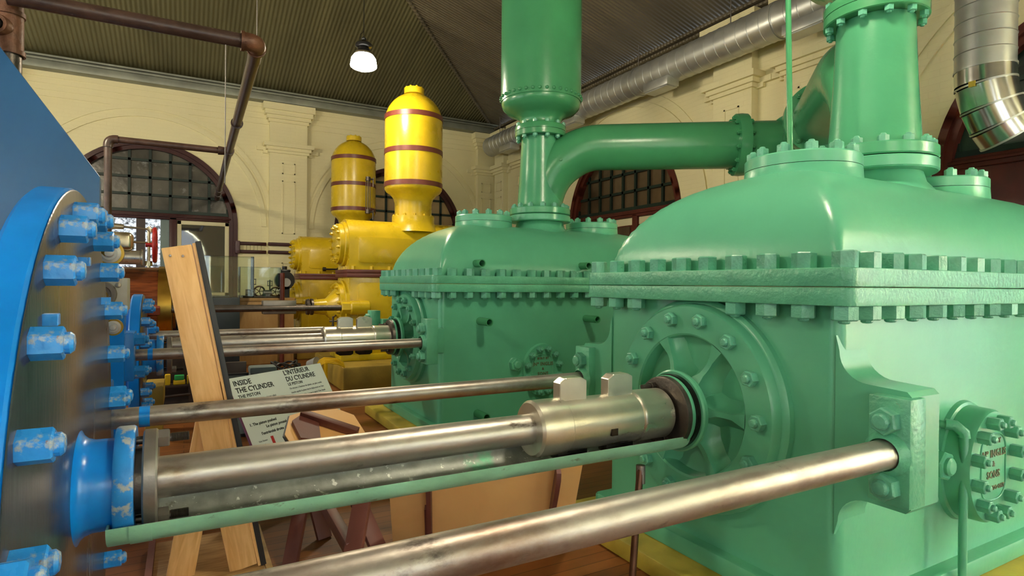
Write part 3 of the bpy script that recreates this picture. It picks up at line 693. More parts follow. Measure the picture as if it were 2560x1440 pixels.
b = B(); b.tube([TEE-V((.3, .0, 0)), TEE+V((.3, 0, 0)), V((7.33, 3.97, 2.97))], .27, 40); b.lathe([(-.05, .1), (-.05, .34), (.05, .34), (.05, .1)], TEE+V((.5, 0, 0)), (1, 0, 0), 48)
tag(b.out('junction_pipe', M['green_shaded'], ang=50), 'green junction pipe running to the right wall behind the nearest riser', 'pipe')

# ------------------------------------------------------------------ steam cylinders (blue)
def steam_end(name, y, xf, r, label, group):
    R = empty(name, (xf, y, 0)); z = .846
    b = B(); b.lathe([(-.075, r-.16), (-.075, r-.01), (-.065, r), (-.008, r), (0, r-.008), (0, .2)], (0, 0, z), (1, 0, 0), 128); b.out('flange', M['blue'], R, ang=40)
    b = B(); b.lathe([(.001, r-.004), (.004, r-.008), (.004, 0)], (0, 0, z), (1, 0, 0), 96); b.out('cover_face', M['blue_steel'], R, ang=40)
    b = B(); b.lathe([(-.075, r-.12), (-.4, r-.13), (-2.6, r-.13), (-2.6, 0)], (0, 0, z), (1, 0, 0), 96); b.out('barrel', M['blue'], R, ang=40)
    b = B(); b.lathe([(.003, .165), (.010, .150), (.022, .139), (.04, .133), (.094, .132)], (0, 0, z), (1, 0, 0), 64); b.out('stuffing_box', M['blue'], R, ang=60)
    n = 24 if r > .7 else 14; n0 = None
    for i in range(n):
        a = 2*PI*i/n+.14; p = (.004, (r-.07)*math.cos(a), z+(r-.07)*math.sin(a))
        if n0 is None: n0 = B().nut((0, 0, 0), (1, 0, 0), .034, .056, .66, .32, rot=PI/6).out('cover_nut', M['blue_chip'], R, p, 25)
        else: like(n0, R, p, (random.uniform(-.1, .1)+a*0, 0, 0))
    for q, a in (((.73, 2.35), (.66, 1.62), (.73, .815), (.70, 3.4)) if r > .7 else ()):
        B().nut((.004, q*math.cos(a), z+q*math.sin(a)), (1, 0, 0), .018, .028, 0, square=True, rot=.75).out('jacking_screw', M['blue_chip'], R, ang=25)
    # oval gland flange, black sleeve, grey follower with two studs
    b = B(); b.lathe([(.094, 0), (.094, .162), (.1, .166), (.138, .166), (.144, .162), (.144, 0)], (0, 0, z), (1, 0, 0), 64, sc=(.86, 1)); b.out('gland_flange', M['blue_flaked'], R)
    B().cyl((.144, 0, z), (.165, 0, z), .10, 40).out('packing_sleeve', M['steel_dark'], R)
    b = B(); b.lathe([(.163, 0), (.163, .145), (.168, .15), (.197, .15), (.202, .145), (.202, 0)], (0, 0, z), (1, 0, 0), 64, sc=(.80, 1)); fo = b.out('gland_follower', M['gunmetal'], R)
    for sg in (1, -1):
        s = B(); p = V((.202, 0, z+sg*.12)); s.cyl((.14, 0, z+sg*.12), (.285, 0, z+sg*.12), .0125, 16)
        for i in range(16): s.lathe([(.236+.003*i, .0125), (.2375+.003*i, .0145), (.239+.003*i, .0125)], (0, 0, z+sg*.12), (1, 0, 0), 12)
        s.out('gland_stud', M['steel_dark'], R, ang=30)
        B().nut(p, (1, 0, 0), .029, .03, 0, rot=.3).out('gland_nut', M['gunmetal'], R, ang=25)
    return tag(R, label, 'steam cylinder', group)
cyl_near = steam_end('steam_cylinder', 2.112, -.27, .865, 'huge blue steam cylinder end with hexagon nuts, at the left edge nearest the camera', 'blue steam cylinders')
cyl_far = steam_end('steam_cylinder', 5.60, -.29, .50, 'smaller blue steam cylinder end glimpsed behind the huge blue one', 'blue steam cylinders')
def tie_block(y, label, x0=-.40, x1=-.285, z0=.70, z1=1.0, parent=None):
    R = empty('tie_rod_block', (x0, y, 0)); w = x1-x0
    b = B(); b.box(0, w, -.12, .12, z0, z1, .008); b.out('block', M['blue'], R)
    for z in (z1-.05, z0+.05):
        B().nut((w, -.05, z), (1, 0, 0), .045, .06, .6, .4, rot=.3).out('block_nut', M['blue_chip'], R, ang=25)
    return tag(R, label, 'bracket', 'blue tie rod blocks')
tie_block(2.99, 'blue tie rod block beside the far rim of the huge blue cylinder', -.36, -.27, .70, 1.02)
tie_block(4.72, 'blue tie rod block on the near side of the smaller blue cylinder', -.41, -.29, .79, 1.11)
tie_block(6.48, 'blue tie rod block on the far side of the smaller blue cylinder', -.41, -.29, .75, 1.05)
tie_block(1.225, 'blue tie rod block on the near side of the huge blue cylinder', -.36, -.27, .70, 1.02)
# blue frame plate with a sloping top behind the cylinder
b = B(); b.prism([(-.325, .0), (-.325, 1.905), (-1.45, 3.56), (-2.6, 3.56), (-2.6, 0)], 'y', 3.12, 3.17, .006)
tag(b.out('frame_plate', M['blue_plate']), 'tall blue frame plate with sloping top edge, above the huge blue cylinder', 'machine frame')

# ------------------------------------------------------------------ rods
def piston_rod(y, x0, x1, xc0, xc1, label, z=.846):
    R = empty('piston_rod', (x0, y, 0)); L = x1-x0
    B().cyl((0, 0, z), (L, 0, z), .063, 40).out('rod', M['steel'], R)
    a, c = xc0-x0, xc1-x0
    b = B(); b.lathe([(a, .063), (a, .108), (a+.012, .118), (a+.15, .118), (a+.156, .112), (a+.16, .112), (c-.19, .112), (c-.185, .118), (c-.175, .12), (c-.165, .118), (c-.01, .116), (c, .108), (c, .063)], (0, 0, z), (1, 0, 0), 64); cp = b.out('coupling', M['steel_bright'], R, ang=30)
    for (k0, k1) in ((a+.135, a+.275), (c-.33, c-.19)):
        b = B(); b.prism([(k0, z+.06), (k1, z+.06), (k1, z+.19), (k1-.03, z+.205), (k0+.03, z+.205), (k0, z+.185)], 'y', -.028, .028, .003, 1); b.out('cotter', M['steel_bright'], cp, ang=12)
        b = B(); b.prism([(k0-.01, z-.06), (k1+.005, z-.06), (k1+.005, z-.14), (k1-.02, z-.155), (k0+.02, z-.155), (k0-.01, z-.14)], 'y', -.03, .03, .004); b.out('cotter', M['black_oil'], cp)
    mid = (k0+a+.2)/2
    B().box(mid+.05, mid+.085, -.1135, -.10, z-.045, z-.015).out('oil_slot', M['black_oil'], cp)
    return tag(R, label, 'rod', 'piston rods')
piston_rod(2.112, -.10, 2.02, 1.262, 1.985, 'thick steel piston rod with coupling, running to the nearest green pump')
piston_rod(5.604, -.12, 1.79, 1.115, 1.76, 'steel piston rod with coupling at the second green pump, behind the tie rods', .926)
def tie_rod(y, z, x0, x1, r, label, band=None):
    R = empty('tie_rod', (x0, y, z)); B().cyl((0, 0, 0), (x1-x0, 0, 0), r, 32).out('rod', M['steel_tie'], R)
    if band: B().cyl((band[0]-x0, 0, 0), (band[1]-x0, 0, 0), r+.0012, 32).out('painted_band', M['blue'], R)
    return tag(R, label, 'rod', 'tie rods')
tie_rod(1.187, .855, -.27, 2.21, .052, 'long steel tie rod in the foreground, crossing the bottom of the picture')
tie_rod(3.037, .857, -.27, 2.21, .0440, 'steel tie rod just behind the thick piston rod, in front of the white sign', (-.17, -.13))
tie_rod(4.763, .945, -.29, 1.79, .040, 'steel tie rod on the near side of the second pump, crossing the pine plank', (-.22, -.19))
tie_rod(6.453, .945, -.29, 1.79, .040, 'steel tie rod on the far side of the second pump')

# ------------------------------------------------------------------ drip tray under the near piston rod
R = empty('drip_tray', (-.19, 2.112, 0)); L = 2.24
def gut(r): return [(r*math.cos(t), .756+.62*r*math.sin(t)) for t in [PI+PI*i/18 for i in range(19)]]
o_, i_ = gut(.138), gut(.135)
b = B(); b.prism(o_+list(reversed(gut(.1365))), 'x', 0, L); b.out('tray_outside', M['tray_green'], R, ang=50)
b = B(); b.prism(gut(.1363)+list(reversed(gut(.1345))), 'x', 0, L); b.out('tray_inside', M['galv'], R, ang=50)
b = B(); b.prism(gut(.142)+list(reversed(gut(.1385))), 'x', .055, .11); b.out('tray_strap', M['tray_green'], R, ang=50)
b = B(); b.prism(gut(.1345)[:19], 'x', 0, .006); b.out('tray_end', M['tray_green'], R)
tag(R, 'long half-round drip tray, flaking green outside and galvanized inside, under the piston rod', 'tray')
R = empty('drain_pipe', (1.80, 2.03, 0)); b = B(); b.tube([(0, 0, .64), (-.03, -.012, .45), (-.08, -.03, 0)], .016, 14); b.out('pipe', M['copper'], R); B().cyl((0, 0, .56), (.002, .002, .64), .021, 14).out('ferrule', M['gunmetal'], R)
tag(R, 'thin tarnished copper drain pipe below the end of the drip tray', 'pipe')
# thin drain pipe on the front of the near pump
R = empty('drain_pipe', (3.02, 1.30, 0)); 
b = B(); b.tube([(0, 0, 0), (0, 0, .80), (-.01, .02, .835), (-.04, .09, .84)], .017, 14); b.out('pipe', M['green'], R)
B().tube([(0, 0, .79), (0, .0, .81), (-.012, .03, .838), (-.03, .06, .84)], .024, 14).out('elbow', M['green_rough'], R)
tag(R, 'thin green drain pipe on the front of the nearest pump, left of the nameplate', 'pipe')
b = B(); b.cyl((2.86, 2.06, 2.166), (2.98, 2.20, 4.2), .015, 12)
tag(b.out('control_rod', M['green_shaded']), 'thin green upright rod rising from the nearest pump top cover', 'rod')

# ------------------------------------------------------------------ yellow pumps
def rr2(x0, x1, z0, z1, r): return arc((x1-r, z1-r), r, 0, PI/2, 5)+arc((x0+r, z1-r), r, PI/2, PI, 5)+arc((x0+r, z0+r), r, PI, 1.5*PI, 5)+arc((x1-r, z0+r), r, 1.5*PI, 2*PI, 5)
def yellow_pump(loc):
    R = empty('yellow_pump', loc); hy = .35
    b = B(); b.box(.03, 2.4, -hy, hy, .36, 1.56, .03); b.box(-.06, 2.45, -.42, .42, .33, .42, .012); b.out('lower_body', M['yellow'], R)
    for (x0, x1, z0, z1) in ((.16, 1.1, .52, 1.46), (1.25, 2.25, .52, 1.46)):
        b = B(); b.prism(rr2(x0, x1, z0, z1, .07), 'y', -hy-.010, -hy+.02, .003); b.out('raised_panel', M['yellow'], R)
    b = B(); b.box(0, 2.44, -.375, .375, 1.535, 1.594, .005); b.box(0, 2.44, -.375, .375, 1.596, 1.65, .005); fl = b.out('flange', M['oxide'], R)
    n0 = None
    for i in range(8):
        p = (.10+.27*i, -.335, 1.65)
        if n0 is None: n0 = B().nut((0, 0, 0), (0, 0, 1), .032, .05, 0).out('flange_nut', M['yellow'], fl, p, 25)
        else: like(n0, fl, p)
    for i in range(4): like(n0, fl, (.045, -.2+.15*i, 1.65))
    pts = [(-.34, 1.65)]+[(.34*math.cos(t), 2.06+.34*math.sin(t)) for t in [PI-PI*i/24 for i in range(25)]]+[(.34, 1.65)]
    b = B(); b.prism(pts, 'x', .04, 2.36); b.out('valve_casing', M['yellow'], R, ang=40)
    b = B(); b.prism(rr2(.17, .98, 1.75, 2.13, .06), 'y', -.352, -.33, .003); b.out('raised_panel', M['yellow'], R)
    def cover(z, r, cone):
        b = B(); b.lathe([(.05, r+.03), (.0, r+.03), (-.01, r+.02), (-.012, r), (-.07, r), (-.075, r-.006)]+([(-.075, 0)] if not cone else [(-.075, r-.09), (-.09, r-.10), (-.22, .12), (-.40, .10), (-.40, 0)]), (0, 0, z), (1, 0, 0), 56)
        k = b.out('cylinder_cover' if cone else 'valve_cover', M['yellow'], R, ang=40); n0 = None
        for i in range(14):
            a = 2*PI*(i+.5)/14; p = (-.075, (r-.045)*math.cos(a), z+(r-.045)*math.sin(a))
            if n0 is None: n0 = B().nut((0, 0, 0), (-1, 0, 0), .027, .035, .5, .5).out('cover_nut', M['yellow'], k, p, 25)
            else: like(n0, k, p)
    cover(2.03, .30, False); cover(1.10, .36, True)
    b = B(); b.lathe([(-.40, .04), (-.40, .12), (-.43, .12), (-.43, .06), (-.455, .06), (-.455, .12), (-.49, .11), (-.49, .04)], (0, 0, 1.10), (1, 0, 0), 32); b.out('gland', M['steel_dark'], R)
    b = B(); b.cyl((.02, -.47, 1.10), (.30, -.47, 1.10), .10, 28, bev=.015); b.box(.05, .28, -.47, -.34, 1.02, 1.18, .02); b.out('tie_rod_boss', M['yellow'], R)
    b = B(); b.nut((.03, -.47, 1.10), (-1, 0, 0), .085, .13, 0, rot=.3); b.out('tie_rod_nut', M['yellow'], R, ang=25)
    # air chamber on top: foot flange, neck, body with three hoops, cap
    c = (1.12, 0, 0)
    b = B(); b.lathe([(2.25, .40), (2.34, .35), (2.41, .33), (2.50, .33), (2.50, .0)], c, seg=56); ft = b.out('chamber_foot', M['yellow'], R, ang=40)
    n0 = None
    for i in range(12):
        a = 2*PI*(i+.5)/12; p = (1.12+.30*math.cos(a), .30*math.sin(a), 2.50)
        if n0 is None: n0 = B().nut((0, 0, 0), (0, 0, 1), .022, .025, .5, .4).out('foot_nut', M['yellow'], ft, p, 25)
        else: like(n0, ft, p)
    prof = [(2.50, .285), (2.70, .29), (2.78, .31), (2.84, .36), (2.88, .42), (2.92, .445), (2.96, .45), (3.98, .45)]+[(3.98+.46*math.sin(t), .45*math.cos(t)) for t in [PI/2*i/10 for i in range(1, 10)]]
    prof += [(4.43, .155), (4.44, .155), (4.52, .155), (4.525, .15), (4.525, 0)]
    b = B(); b.lathe(prof, c, seg=64)
    for i in range(8): b.nut((1.12+.12*math.cos(i*PI/4), .12*math.sin(i*PI/4), 4.525), (0, 0, 1), .018, .02, 0)
    ch = b.out('chamber', M['yellow'], R, ang=40)
    for z in (2.95, 3.46, 4.0):
        B().lathe([(z, .44), (z, .457), (z+.075, .457), (z+.075, .44)], c, seg=64).out('hoop', M['oxide'], ch)
    return R
yp1 = tag(yellow_pump((2.03, 8.90, 0)), 'yellow pump with the taller yellow air chamber, directly behind the second green pump', 'pump', 'yellow pumps')
yp2 = tag(copy_tree(yp1), 'yellow pump farther back, its air chamber carrying a gauge glass, near the back wall', 'pump', 'yellow pumps'); yp2.location = (1.96, 12.40, -.02)
# gauge glass on the far yellow chamber
g = B(); cx, cy = 1.12, 0
for z in (3.58, 2.92):
    g.cyl((cx+.15, cy-.40, z), (cx+.15, cy-.56, z), .025, 12); g.lathe([(-.04, 0), (-.04, .05), (.04, .05), (.04, 0)], (cx+.15, cy-.56, z), (0, 0, 1), 12); g.cyl((cx+.15, cy-.56, z), (cx+.25, cy-.58, z-.01), .018, 10); g.cyl((cx+.25, cy-.58, z+.03), (cx+.25, cy-.58, z-.16), .014, 10)
for dx in (-.04, .04): g.cyl((cx+.15+dx, cy-.56, 2.92), (cx+.15+dx, cy-.56, 3.58), .008, 8)
g.cyl((cx+.15, cy-.56, 2.92), (cx+.15, cy-.56, 3.58), .012, 10)
g.out('gauge_glass', M['steel_dark'], yp2)
b = B(); b.cyl((.42, -.42, 1.74), (1.15, -.42, 1.74), .018, 12); b.lathe([(-.03, .0), (-.03, .04), (.03, .04), (.03, 0)], (.45, -.42, 1.74), (1, 0, 0), 12); b.lathe([(-.02, .0), (-.02, .035), (.02, .035), (.02, 0)], (.72, -.42, 1.74), (1, 0, 0), 12)
b.out('drain_lever', M['lamp_black'], yp2)
b = B(); b.box(1.84, 4.8, 7.90, 9.85, 0, .33, .03); b.out('machine_plinth', M['plinth'])
tag(bpy.context.scene.objects['machine_plinth.002'] if 'machine_plinth.002' in bpy.context.scene.objects else COL.objects[-1], 'mustard painted plinth block under the nearer yellow pump', 'plinth', 'machine plinths')
b = B(); b.box(1.84, 4.8, 11.6, 13.4, 0, .31, .03); tag(b.out('machine_plinth', M['plinth']), 'mustard painted plinth block under the farther yellow pump', 'plinth', 'machine plinths')
def yellow_rods(y, label1, label2):
    R = empty('crosshead_rod', (-.25, y, 1.10)); B().cyl((0, 0, 0), (1.83, 0, 0), .038, 24).out('rod', M['steel_dark'], R)
    b = B(); b.box(1.20, 1.64, -.10, .10, -.095, .095, .012); b.out('crosshead', M['gunmetal'], R); tag(R, label1, 'rod', 'yellow pump rods')
    R = empty('tie_rod', (-.30, y-.47, 1.10)); B().cyl((0, 0, 0), (2.24, 0, 0), .040, 24).out('rod', M['steel_dark'], R); tag(R, label2, 'rod', 'tie rods')
yellow_rods(8.90, 'dark rod with a rectangular crosshead block, left of the nearer yellow pump', 'dark steel tie rod screwed into the big yellow nut of the nearer yellow pump')
yellow_rods(12.40, 'dark rod with crosshead at the farther yellow pump, mostly hidden', 'dark tie rod at the farther yellow pump, mostly hidden behind the wooden case')
# small cock under the nearer yellow pump cone
b = B(); b.cyl((1.86, 8.62, .84), (1.86, 8.62, .97), .014, 10); b.cyl((1.81, 8.62, .90), (1.91, 8.62, .90), .012, 10); b.cyl((1.86, 8.62, .72), (1.86, 8.62, .84), .02, 10); b.cyl((1.86, 8.62, .95), (1.95, 8.75, 1.0), .012, 10)
tag(b.out('drain_cock', M['steel_dark']), 'small drain cock hanging below the yellow cone', 'valve')

# mahogany lagged cylinders that drive the yellow pumps
def lagged(y, label):
    R = empty('lagged_cylinder', (-.26, y, 0)); z = 1.12
    b = B(); b.lathe([(-2.6, 0), (-2.6, .51), (-.02, .51), (-.02, 0)], (0, 0, z), (1, 0, 0), 64); b.out('lagging', M['mahogany'], R)
    b = B(); b.lathe([(-.03, .40), (-.03, .525), (.115, .525), (.12, .515), (.12, .40)], (0, 0, z), (1, 0, 0), 64); b.out('brass_band', M['brass'], R)
    b = B(); b.lathe([(.06, .42), (.06, .15), (.10, .12), (.10, 0)], (0, 0, z), (1, 0, 0), 48); b.out('end_cover', M['lamp_black'], R)
    b = B(); b.nut((-.13, -.47, 1.10), (1, 0, 0), .085, .13, 0, rot=.3); b.lathe([(-.19, .0), (-.19, .10), (-.13, .10), (-.13, 0)], (0, -.47, 1.10), (1, 0, 0), 24); b.out('tie_rod_nut', mat('brown_nut_paint', (.16, .035, .015), .4), R, ang=25)
    b = B(); b.box(-1.8, -.5, -.4, .4, 0, .75, .02); b.out('pedestal', M['plinth'], R)
    return tag(R, label, 'steam cylinder', 'wood lagged steam cylinders')
lagged(8.90, 'dark mahogany lagged cylinder with a polished brass end band, behind the pine plank')
lagged(12.40, 'farther wood lagged cylinder near the back wall, mostly hidden')

# valve gear standing on the mahogany cylinder
R = empty('valve_gear', (-.45, 8.55, 1.62))
b = B(); b.cyl((-.35, 0, .12), (-.02, 0, .12), .085, 28, bev=.01); b.lathe([(0, 0), (0, .10), (.02, .10), (.02, 0)], (-.02, 0, .12), (1, 0, 0), 24); b.out('cylinder', M['steel_bright'], R)
b = B(); b.cyl((-.5, 0, .50), (-.20, 0, .49), .045, 18, .03); b.cyl((-.20, 0, .49), (.10, 0, .47), .013, 10); b.cyl((.05, .0, .50), (.09, 0, .44), .03, 12); b.out('spindle', M['brass_pale'], R)
b = B(); b.cyl((.06, 0, .0), (.06, 0, .50), .016, 12); b.lathe([(0, 0), (0, .04), (.06, .04), (.06, 0)], (.06, 0, .02), (0, 0, 1), 14); b.out('post', M['brass_pale'], R)
b = B(); b.cyl((-.25, 0, .31), (.10, 0, .305), .014, 10); b.cyl((-.3, -.02, -.02), (.04, -.02, -.01), .012, 10); b.out('link_rod', M['brass_pale'], R)
b = B(); b.box(-.42, -.10, -.12, .12, .20, .42, .05, 3); b.out('bracket', M['brass_pale'], R)
tag(R, 'brass and steel valve gear standing on the mahogany cylinder', 'valve gear')
R = empty('handwheel', (-.325, 8.55, 1.90)); b = B(); n = 28
b.tube([(0, .20*math.cos(2*PI*i/n), .20*math.sin(2*PI*i/n)) for i in range(n+1)], .024, 10, False); b.out('rim', M['red_wheel'], R)
b = B()
for i in range(4): b.cyl((0, 0, 0), (0, .2*math.cos(i*PI/2+.3), .2*math.sin(i*PI/2+.3)), .012, 8)
b.cyl((-.10, 0, 0), (.03, 0, 0), .028, 12); b.out('spokes', M['red_wheel'], R)
tag(R, 'red handwheel seen edge on, beside the top of the pine plank', 'handwheel')

# valve linkage of the blue engine: pin ends, steel guide block
def pin_end(x, y, z, r, label, rot):
    R = empty('link_end', (x, y, z))
    b = B(); d = V((math.cos(rot), 0, math.sin(rot))); 
    b.lathe([(-.03, 0), (-.03, r*1.25), (.0, r*1.25), (.0, 0)], (0, 0, 0), (0, -1, 0), 28); b.cyl((0, .01, 0), d*-.42+V((0, .01, 0)), r*.8, 14); b.cyl(d*-.40+V((0, .02, 0)), d*-.40+V((0, 3.165-y, 0)), r*.5, 12); b.out('strap', M['brass'], R)
    b = B(); b.lathe([(0, r), (.012, r), (.016, r*.72), (.02, r*.7), (.02, r*.45), (.035, r*.35), (.038, 0)], (0, 0, 0), (0, -1, 0), 28); b.out('pin', M['white_metal'], R)
    return tag(R, label, 'link', 'valve linkage ends')
pin_end(-.335, 3.62, 1.592, .050, 'round steel pin in a brass strap, upper one right of the blue nuts', 2.4-PI)
pin_end(-.318, 3.62, 1.213, .034, 'round steel pin in a brass strap, lower one right of the blue nuts', 0)
R = empty('guide_block', (-.42, 4.5, 1.2)); b = B(); b.box(-.05, .10, 0, .2, .06, .27, .006); b.out('block', M['white_metal'], R)
for z in (.225, .10): B().lathe([(0, .018), (.008, .015), (.012, 0)], (.05, 0, z), (0, -1, 0), 14).out('rivet', M['steel_bright'], R)
B().lathe([(0, .085), (.02, .08), (.02, .055), (.005, .05), (.005, 0)], (-.04, 0, .165), (0, -1, 0), 28).out('bearing', M['gunmetal'], R)
B().lathe([(.021, .055), (.028, .055), (.028, .035), (.021, .035)], (-.055, 0, .15), (0, -1, 0), 28).out('bush', M['brass'], R)
b = B(); b.box(-.03, .08, .02, .18, -1.2, .06); b.out('column', M['blue'], R)
tag(R, 'light grey riveted guide block between the two blue cylinders', 'guide block')

# ------------------------------------------------------------------ brown steam pipes overhead
def elbow_path(pts, R_=.1, n=6):
    pts = [V(p) for p in pts]; out = [pts[0]]
    for i in range(1, len(pts)-1):
        p, a, c = pts[i], (pts[i-1]-pts[i]).normalized(), (pts[i+1]-pts[i]).normalized()
        for k in range(n+1):
            t = k/n; out.append((p+a*R_)*(1-t)**2+p*2*t*(1-t)+(p+c*R_)*t**2)
    out.append(pts[-1]); return out
Z3 = 3.30
R = empty('steam_pipe', (.48, 4.97, 0))
B().tube(elbow_path([(-1.5, 0, Z3), (0, 0, Z3), (.015, .4, Z3)]), .053, 20).out('pipe', M['pipe_brown'], R)
b = B(); b.tube(elbow_path([(-.10, 0, Z3), (0, 0, Z3), (.004, .10, Z3)], .06), .068, 20); b.lathe([(-.012, .06), (-.012, .075), (.012, .075), (.012, .06)], (-.10, 0, Z3), (1, 0, 0), 20); b.lathe([(-.012, .06), (-.012, .075), (.012, .075), (.012, .06)], (.004, .10, Z3), (0, 1, 0), 20); b.out('elbow_fitting', M['pipe_rust'], R)
B().tube([(.012, .3, Z3), (.06, 4.3, Z3), (.125, 9.15, Z3), (.12, 9.3, Z3-.05)], .050, 20).out('pipe', M['pipe_brown'], R)
for y in (2.6, 8.2, 8.9): B().lathe([(-.02, .05), (-.02, .066), (.02, .066), (.02, .05)], (.01+.0127*y, y, Z3), (0, 1, 0), 20).out('pipe_collar', M['pipe_brown'], R)
b = B(); b.cyl((.06, 4.20, Z3), (.06, 4.38, Z3), .064, 20); b.lathe([(0, .05), (.12, .06), (.14, .06), (.14, .045)], (.06, 4.29, Z3), (-1, 0, 0), 18); b.out('tee_fitting', M['pipe_brown'], R)
B().tube(elbow_path([(0, 4.29, Z3), (-1.36, 4.29, Z3), (-1.36, 4.29, 1.6)], .09), .044, 18).out('branch_pipe', M['pipe_brown'], R)
b = B(); b.tube(elbow_path([(-1.25, 4.29, Z3), (-1.36, 4.29, Z3), (-1.36, 4.29, Z3-.11)], .09), .056, 18); b.out('elbow_fitting', M['pipe_brown'], R)
tag(R, 'brown overhead steam pipe running along and back to the arched window', 'pipe')
R = empty('standpipe', (-1.045, 5.13, 0)); B().cyl((0, 0, 0), (0, 0, 5.9), .072, 24).out('pipe', M['steel_dark'], R)
b = B(); b.cyl((0, 0, 2.98), (0, 0, 3.30), .082, 24); b.lathe([(-.015, .08), (-.015, .092), (.015, .092), (.015, .08)], (0, 0, 2.98), seg=24); b.lathe([(-.015, .08), (-.015, .092), (.015, .092), (.015, .08)], (0, 0, 3.24), seg=24); b.lathe([(.0, .06), (.10, .066), (.12, .06), (.12, .04)], (0, 0, 3.13), (-.35, -1, 0), 22); b.out('tee_fitting', M['pipe_rust'], R)
B().cyl((0, 0, 3.13), (-.5, -1.1, 3.16), .036, 16).out('side_pipe', M['steel_dark'], R)
tag(R, 'rusty vertical standpipe with tee fitting, in the upper left corner', 'pipe')
def hanger(x, y, z0, z1, label):
    return tag(B().cyl((x, y, z0), (x, y, z1), .0045, 6).out('hanger_wire', M['gunmetal'], None), label, 'wire', 'hanger wires')
hanger(.263, 4.97, 2.2, 3.26, 'thin wire hanging straight down from the brown pipe, in front of the back wall')
hanger(.48, 4.97, 3.35, 7.6, 'thin wire holding the brown pipe elbow up to the ceiling')

# ------------------------------------------------------------------ pendant lamp
R = empty('pendant_lamp', (2.11, 8.0, 0))
b = B(); b.lathe([(4.335, 0), (4.345, .08), (4.375, .155), (4.39, .175), (4.41, .178), (4.44, .172), (4.46, .17), (4.50, .162), (4.545, .13), (4.57, .085), (4.575, .0)], seg=48); b.out('globe', M['lamp_glass'], R, ang=60)
b = B(); b.lathe([(4.545, .09), (4.55, .122), (4.575, .12), (4.58, .09)], seg=40); b.out('collar', M['brass_pale'], R)
b = B(); b.lathe([(4.578, .0), (4.578, .115), (4.60, .085), (4.64, .075), (4.65, .10), (4.665, .112), (4.69, .112), (4.71, .095), (4.73, .05), (4.75, .03), (4.77, .035), (4.79, .02), (4.80, 0)], seg=40); b.out('gallery', M['lamp_black'], R)
b = B(); b.cyl((0, 0, 4.79), (0, 0, 7.15), .005, 8); b.tube([(-.04, 0, 4.71), (-.055, 0, 4.76), (-.045, 0, 4.82), (-.01, 0, 4.86), (.002, 0, 4.9)], .005, 6); b.out('cord', M['lamp_black'], R)
tag(R, 'lit white pendant lamp with black gallery hanging below the ceiling', 'lamp')
pl = bpy.data.lights.new('pendant_light', 'POINT'); pl.energy = 60; pl.color = (1, .86, .62); pl.shadow_soft_size = .18
po = bpy.data.objects.new('pendant_light', pl); COL.objects.link(po); po.location = (2.11, 8.0, 4.25)
# the other pendants of the row hang outside the frame
for (x, y, e) in ((-2.8, 8.0, 130), (-2.8, 2.2, 60), (2.2, 1.6, 60)):
    q = copy_tree(R); q.location = (x, y, 0); q['label'] = {(-2.8, 8.0): 'lit white pendant lamp far to the left', (-2.8, 2.2): 'lit white pendant lamp above the camera, left', (2.2, 1.6): 'lit white pendant lamp above the nearest green pump'}[(x, y)]
    l2 = pl.copy(); l2.energy = e; o2 = bpy.data.objects.new('pendant_light', l2); COL.objects.link(o2); o2.location = (x, y, 4.25)

# ------------------------------------------------------------------ ventilation ducts
def ridge_tube(b, p0, p1, r, pitch=.16, tilt=.0):
    b.cyl(p0, p1, r, 40); p0, p1 = V(p0), V(p1); d = (p1-p0); L = d.length; d.normalize(); n = int(L/pitch)
    for i in range(1, n): b.lathe([(-.006, r-.001), (0, r+.006), (.006, r-.001)], p0+d*(i*pitch), d, 40)
R = empty('ceiling_duct', (6.95, 4.6, 5.02)); b = B(); ridge_tube(b, (0, -8.0, 0), (0, 9.05, 0), .245, .19); b.out('spiral_duct', M['duct'], R)
B().lathe([(0, 0), (0, .25), (.03, .25), (.03, 0)], (0, 9.05, 0), (0, 1, 0), 40).out('end_cap', M['duct'], R)
for y in (0.6, 3.35, 8.2): B().lathe([(-.03, .246), (-.03, .255), (.03, .255), (.03, .246)], (0, y, 0), (0, 1, 0), 40).out('joint_band', M['duct'], R)
for y in (2.72, 5.28, 7.90, .1):
    b = B(); b.box(-.24, .02, y-.28, y+.28, -.34, -.20, .006); b.box(-.22, .0, y-.26, y+.26, -.36, -.338); b.out('register', M['duct'], R)
for y in (1.4, 3.4, 5.8, 8.6): B().cyl((.0, y, .24), (.0, y, .66), .008, 8).out('hanger', M['gunmetal'], R)
tag(R, 'long galvanized spiral duct under the right-hand eaves', 'duct')
R = empty('drop_duct', (6.40, 2.63, 0)); DR = .229; b = B(); ridge_tube(b, (0, 0, 3.46), (0, 0, 5.70), DR, .14); b.out('spiral_duct', M['duct'], R)
# lobster-back elbow in gores
hd = V((.79, -.61, 0)); pts = [V((0, 0, 3.46)), hd*.006+V((0, 0, 3.32)), hd*.055+V((0, 0, 3.13)), hd*.125+V((0, 0, 2.97)), hd*.205+V((0, 0, 2.85))]
for i in range(4):
    b = B(); b.tube([pts[i], pts[i+1]], DR+.002, 40, i == 3); b.out('elbow_gore', M['duct_shiny'], R)
for i in range(5):
    d = (pts[min(4, i+1)]-pts[max(0, i-1)]).normalized(); B().lathe([(-.008, DR), (-.008, DR+.008), (.008, DR+.008), (.008, DR)], pts[i], d, 40).out('seam', M['duct'], R)
b = B(); b.prism([(-.026, 3.26), (.026, 3.26), (.026, 3.31), (-.026, 3.31)], 'x', -.240, -.232); b.out('sticker', mat('yellow_sticker', (.6, .42, .03), .5), R)
tag(R, 'bright galvanized duct dropping down in the upper right corner and ending in an elbow', 'duct')

